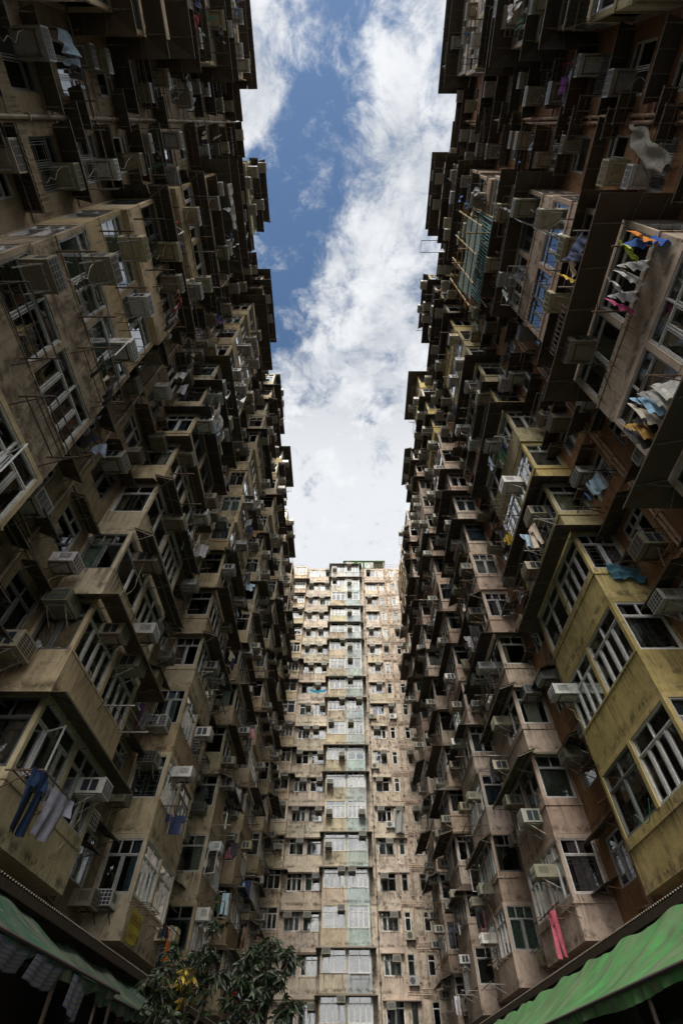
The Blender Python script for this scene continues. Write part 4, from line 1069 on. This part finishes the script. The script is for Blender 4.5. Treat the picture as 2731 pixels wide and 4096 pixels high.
for i in range(16):
    side = i % 2; y = rp.uniform(2, 50); b = MB(); L = rp.uniform(.6, 1.3); a = rp.uniform(0, .5)
    z = fl(NSIDE) + rp.uniform(.3, .9); x = (XL if side == 0 else XR); s = 1 if side == 0 else -1
    b.path([(x, y, z), (x + s * L * math.cos(a) * 1.3, y, z + L * math.sin(a))], .025, 5); b.path([(x + s * L, y - .3, z + .1), (x + s * L, y + .3, z + .1)], .015, 5)
    o = ob('roof_pole', b.mesh('roof_pole', 'iron'), None, color=(.1, .09, .08)); tag(o, f'thin iron pole, {ORD[i // 2]} along the {"left" if side == 0 else "right"} roof edge', 'pole', 'poles along the roof edges')

# ------------------------------------------------------------------ trees
def tree(label, base, tips, seed, yellow=None, leaf_len=.2):
    r = random.Random(seed)
    o = ob('tree', None, None, base); tag(o, label, 'tree', 'leafy trees below the left block')
    B = Vector(base)
    fork = Vector((r.uniform(-.1, .1), r.uniform(-.1, .1), 1.9))
    b = MB(); b.path([(0, 0, 0), (.04, .02, .7), (-.03, .05, 1.3), fork], .10, 8, 0, .06); ob('trunk', b.mesh('trunk', 'bark', True), o)
    crown, yc = MB(), MB()
    def leaf(mb, p, d, L, wd):
        d = d.normalized(); side = d.cross(Vector((r.uniform(-1, 1), r.uniform(-1, 1), r.uniform(-.4, 1)))).normalized(); nrm = side.cross(d)
        mid = p + d * L * .45 - nrm * .02 * L; tip = p + d * L + Vector((0, 0, -.14 * L))
        i = len(mb.v); q = p + d * L * .22
        mb.v += [tuple(p), tuple(q + side * wd * .7 + nrm * .05 * L), tuple(mid + side * wd + nrm * .03 * L), tuple(tip), tuple(mid - side * wd + nrm * .03 * L), tuple(q - side * wd * .7 + nrm * .05 * L), tuple(mid)]
        for f in ((0, 1, 6), (1, 2, 6), (2, 3, 6), (3, 4, 6), (4, 5, 6), (5, 0, 6)): mb.f.append(tuple(i + a for a in f)); mb.m.append(0)
    for (cx, cy, cz, rad_, n) in tips:
        c = Vector((cx, cy, cz)) - B
        b = MB(); m1 = fork.lerp(c, .5) + Vector((r.uniform(-.15, .15), r.uniform(-.15, .15), .15)); b.path([fork, m1, c], .045, 6, 0, .015)
        for j in range(max(5, int(n * .72))):
            t = Vector((r.gauss(0, 1), r.gauss(0, 1), r.gauss(0, .8))); t = c + t.normalized() * rad_ * .9 * r.random() ** .45
            if r.random() < .5: b.path([c.lerp(t, .1), c.lerp(t, .6) + Vector((0, 0, .04)), t], .012, 4, 0, .005)
            isy = yellow and (B + t - Vector(yellow[:3])).length < yellow[3] and r.random() < .45
            for k in range(r.randrange(8, 14)):
                a = r.uniform(0, 6.283); d = Vector((math.cos(a), math.sin(a), r.uniform(-1.5, .25)))
                leaf(yc if isy else crown, t + Vector((r.uniform(-.03, .03),) * 3), d, leaf_len * r.uniform(.45, 1.1), leaf_len * r.uniform(.10, .16))
        ob('limb', b.mesh('limb', 'bark', True), o)
    ob('crown', crown.mesh('crown', 'leaf'), o)
    if yc.v: ob('yellow_leaves', yc.mesh('yellow_leaves', 'yleaf'), o)
Z = CAMZ
tree('bushy tree with a patch of yellow leaves beside the left tarpaulin', (-3.1, 13.2, 0), [(-2.68, 13, Z + 2.45, .22, 10), (-2.85, 13, Z + 2.0, .42, 22), (-3.25, 12.9, Z + 1.85, .40, 20), (-3.65, 13, Z + 1.62, .42, 18), (-3.0, 12.8, Z + 1.5, .45, 24), (-2.55, 13, Z + 1.75, .38, 18), (-3.5, 12.9, Z + 1.2, .5, 22), (-2.9, 13, Z + 1.1, .45, 16)], 3, (-3.05, 12.75, Z + 1.62, .33), .21)
tree('drooping mango tree in front of the pale end block', (-1.6, 13.6, 0), [(-1.95, 13.4, Z + 2.15, .30, 18), (-1.55, 13.5, Z + 2.2, .28, 16), (-1.15, 13.5, Z + 2.05, .22, 12), (-1.75, 13.4, Z + 1.8, .40, 26), (-2.15, 13.3, Z + 1.7, .36, 20), (-1.4, 13.4, Z + 1.75, .28, 14), (-1.75, 13.3, Z + 1.4, .42, 26), (-1.25, 13.5, Z + 1.3, .3, 14), (-.95, 13.5, Z + 1.42, .17, 8), (-2.2, 13.3, Z + 1.25, .35, 16)], 8, None, .22)

# ------------------------------------------------------------------ cables strung along the facades
rc = random.Random(21)
for side, root in (('left', left_root), ('right', right_root)):
    for i in range(34):
        c = rc.randrange(0, 6); k = rc.randrange(0, 13); d0 = BD + .03
        y0 = COLS[c] + rc.uniform(-2, 2); z = fl(k) + rc.uniform(.4, 2.4)
        pts = []; L = rc.uniform(.8, 3.2); dz = rc.uniform(-1.6, .3)
        for j in range(8):
            t = j / 7; y = y0 + L * t
            inb = abs(y - COLS[min(range(7), key=lambda q: abs(COLS[q] - y))]) < BW + .05
            pts.append(wx(side, y, d0 + .02 if inb else d0 - .3, z + dz * t - .35 * math.sin(math.pi * t)))
        b = MB(); b.path(pts, .012, 4); ob('cable', b.mesh('cable', 'iron'), root, color=rc.choice([(.02, .02, .02), (.5, .48, .42), (.35, .2, .1), (.05, .2, .1)]))

# ------------------------------------------------------------------ ground
b = MB(); b.quad((-400, -400, 0), (400, -400, 0), (400, 400, 0), (-400, 400, 0))
g = ob('ground', b.mesh('ground', 'asphalt')); g['kind'] = 'structure'; g['label'] = 'dark asphalt floor of the courtyard'

# ------------------------------------------------------------------ sky, sun, camera
w = bpy.data.worlds.new('World'); SC.world = w; w.use_nodes = True
n, l = w.node_tree.nodes, w.node_tree.links; n.clear()
out = n.new('ShaderNodeOutputWorld'); bg = n.new('ShaderNodeBackground'); l.new(bg.outputs[0], out.inputs[0])
SUN_EL, SUN_AZ = 55., 6.
sky = n.new('ShaderNodeTexSky'); sky.sky_type = 'NISHITA'; sky.sun_disc = False
sky.sun_elevation = rad(SUN_EL); sky.sun_rotation = rad(180 + SUN_AZ); sky.air_density = 1.0; sky.dust_density = .3; sky.ozone_density = 2.0
tc = n.new('ShaderNodeTexCoord'); sx = n.new('ShaderNodeSeparateXYZ'); l.new(tc.outputs['Generated'], sx.inputs[0])
zc = math_n(n, l, 'MAXIMUM', sx.outputs[2], .06)
u = math_n(n, l, 'DIVIDE', sx.outputs[0], zc); v = math_n(n, l, 'DIVIDE', sx.outputs[1], zc)
cb = n.new('ShaderNodeCombineXYZ'); l.new(u, cb.inputs[0]); l.new(v, cb.inputs[1])
s = math_n(n, l, 'ADD', math_n(n, l, 'ADD', u, .047), math_n(n, l, 'MULTIPLY', v, .37))
wob = math_n(n, l, 'MULTIPLY', math_n(n, l, 'SUBTRACT', noise(n, l, cb.outputs[0], 6, 5, .6), .5), .20)
s = math_n(n, l, 'ADD', s, wob)
c1 = ramp(n, l, s, .03, .135); c2 = ramp(n, l, s, -.03, -.13); c3 = ramp(n, l, v, .26, .60, 0, 1.35)
c2 = math_n(n, l, 'MULTIPLY', c2, ramp(n, l, v, .12, .0))
cover = math_n(n, l, 'MAXIMUM', math_n(n, l, 'MAXIMUM', c1, c2), c3)
wp = n.new('ShaderNodeTexNoise'); wp.inputs['Scale'].default_value = 5; wp.inputs['Detail'].default_value = 3; l.new(cb.outputs[0], wp.inputs['Vector'])
wv = n.new('ShaderNodeVectorMath'); wv.operation = 'MULTIPLY_ADD'; l.new(wp.outputs['Color'], wv.inputs[0]); wv.inputs[1].default_value = (.12, .12, 0); l.new(cb.outputs[0], wv.inputs[2])
fb = noise(n, l, wv.outputs[0], 11, 11, .68)
dens = math_n(n, l, 'ADD', math_n(n, l, 'MULTIPLY', cover, .72), math_n(n, l, 'MULTIPLY', math_n(n, l, 'SUBTRACT', fb, .47), 2.9))
alpha = ramp(n, l, dens, .04, .92)
shade = noise(n, l, cb.outputs[0], 5.5, 6, .55)
CLOUD = 1.0
ccol = mixc(n, l, math_n(n, l, 'MAXIMUM', ramp(n, l, v, .22, .75, 0, .80), ramp(n, l, math_n(n, l, 'ADD', shade, math_n(n, l, 'MULTIPLY', fb, .5)), .58, .92)), (.33, .355, .39), (.545, .555, .575))
skyc = mixc(n, l, 1.0, sky.outputs[0], (.068, .076, .077), 'MULTIPLY')
dp = n.new('ShaderNodeVectorMath'); dp.operation = 'DOT_PRODUCT'; l.new(tc.outputs['Generated'], dp.inputs[0])
dp.inputs[1].default_value = (-math.sin(rad(SUN_AZ)) * math.cos(rad(SUN_EL)), -math.cos(rad(SUN_AZ)) * math.cos(rad(SUN_EL)), math.sin(rad(SUN_EL)))
dq = n.new('ShaderNodeVectorMath'); dq.operation = 'DOT_PRODUCT'; l.new(tc.outputs['Generated'], dq.inputs[0]); dq.inputs[1].default_value = (0, -.85, .527)
glow = math_n(n, l, 'ADD', ramp(n, l, dp.outputs['Value'], .90, 1.0, 0.0, 2.0), ramp(n, l, dq.outputs['Value'], .66, 1.0, 1.0, 5.2))          # thin cloud lit up around the veiled sun, plus fill glow added behind camera
gc = n.new('ShaderNodeCombineXYZ')
gm = math_n(n, l, 'SUBTRACT', glow, 1.0)
for i_, f_ in enumerate((1.0, .90, .76)): l.new(math_n(n, l, 'ADD', math_n(n, l, 'MULTIPLY', gm, f_), 1.0), gc.inputs[i_])
ccol = mixc(n, l, 1.0, ccol, gc.outputs[0], 'MULTIPLY')
col = mixc(n, l, alpha, skyc, ccol)
l.new(col, bg.inputs['Color']); bg.inputs['Strength'].default_value = 1.0

sd = bpy.data.lights.new('sun', 'SUN'); sd.energy = 2.6; sd.angle = rad(18); sd.color = (1, .95, .87)
so = bpy.data.objects.new('sun', sd); COL.objects.link(so)
t = Vector((math.sin(rad(SUN_AZ)) * math.cos(rad(SUN_EL)), math.cos(rad(SUN_AZ)) * math.cos(rad(SUN_EL)), -math.sin(rad(SUN_EL))))
so.rotation_euler = t.to_track_quat('-Z', 'Y').to_euler(); so.location = (0, -20, 80)

cd = bpy.data.cameras.new('camera'); cam = bpy.data.objects.new('camera', cd); COL.objects.link(cam)
cd.sensor_fit = 'VERTICAL'; cd.sensor_height = 36; cd.sensor_width = 24; cd.lens = 17.0
cd.shift_x = -.0031; cd.clip_end = 2000; cd.clip_start = .05
cam.location = (0, 0, CAMZ); cam.rotation_euler = (rad(90 + 51.35), 0, 0)
SC.camera = cam
SC.view_settings.view_transform = 'Standard'; SC.view_settings.look = 'None'; SC.view_settings.gamma = 1; SC.view_settings.exposure = .75
SC.cycles.max_bounces = 6; SC.cycles.diffuse_bounces = 2; SC.cycles.glossy_bounces = 3; SC.cycles.transparent_max_bounces = 12
SC.cycles.use_denoising = True
SC.cycles.use_adaptive_sampling = True
print('ACs', n_ac, 'of', len(acs), 'racks', n_r, 'of', len(racks), 'garments', n_g, 'objects', len(SC.objects))
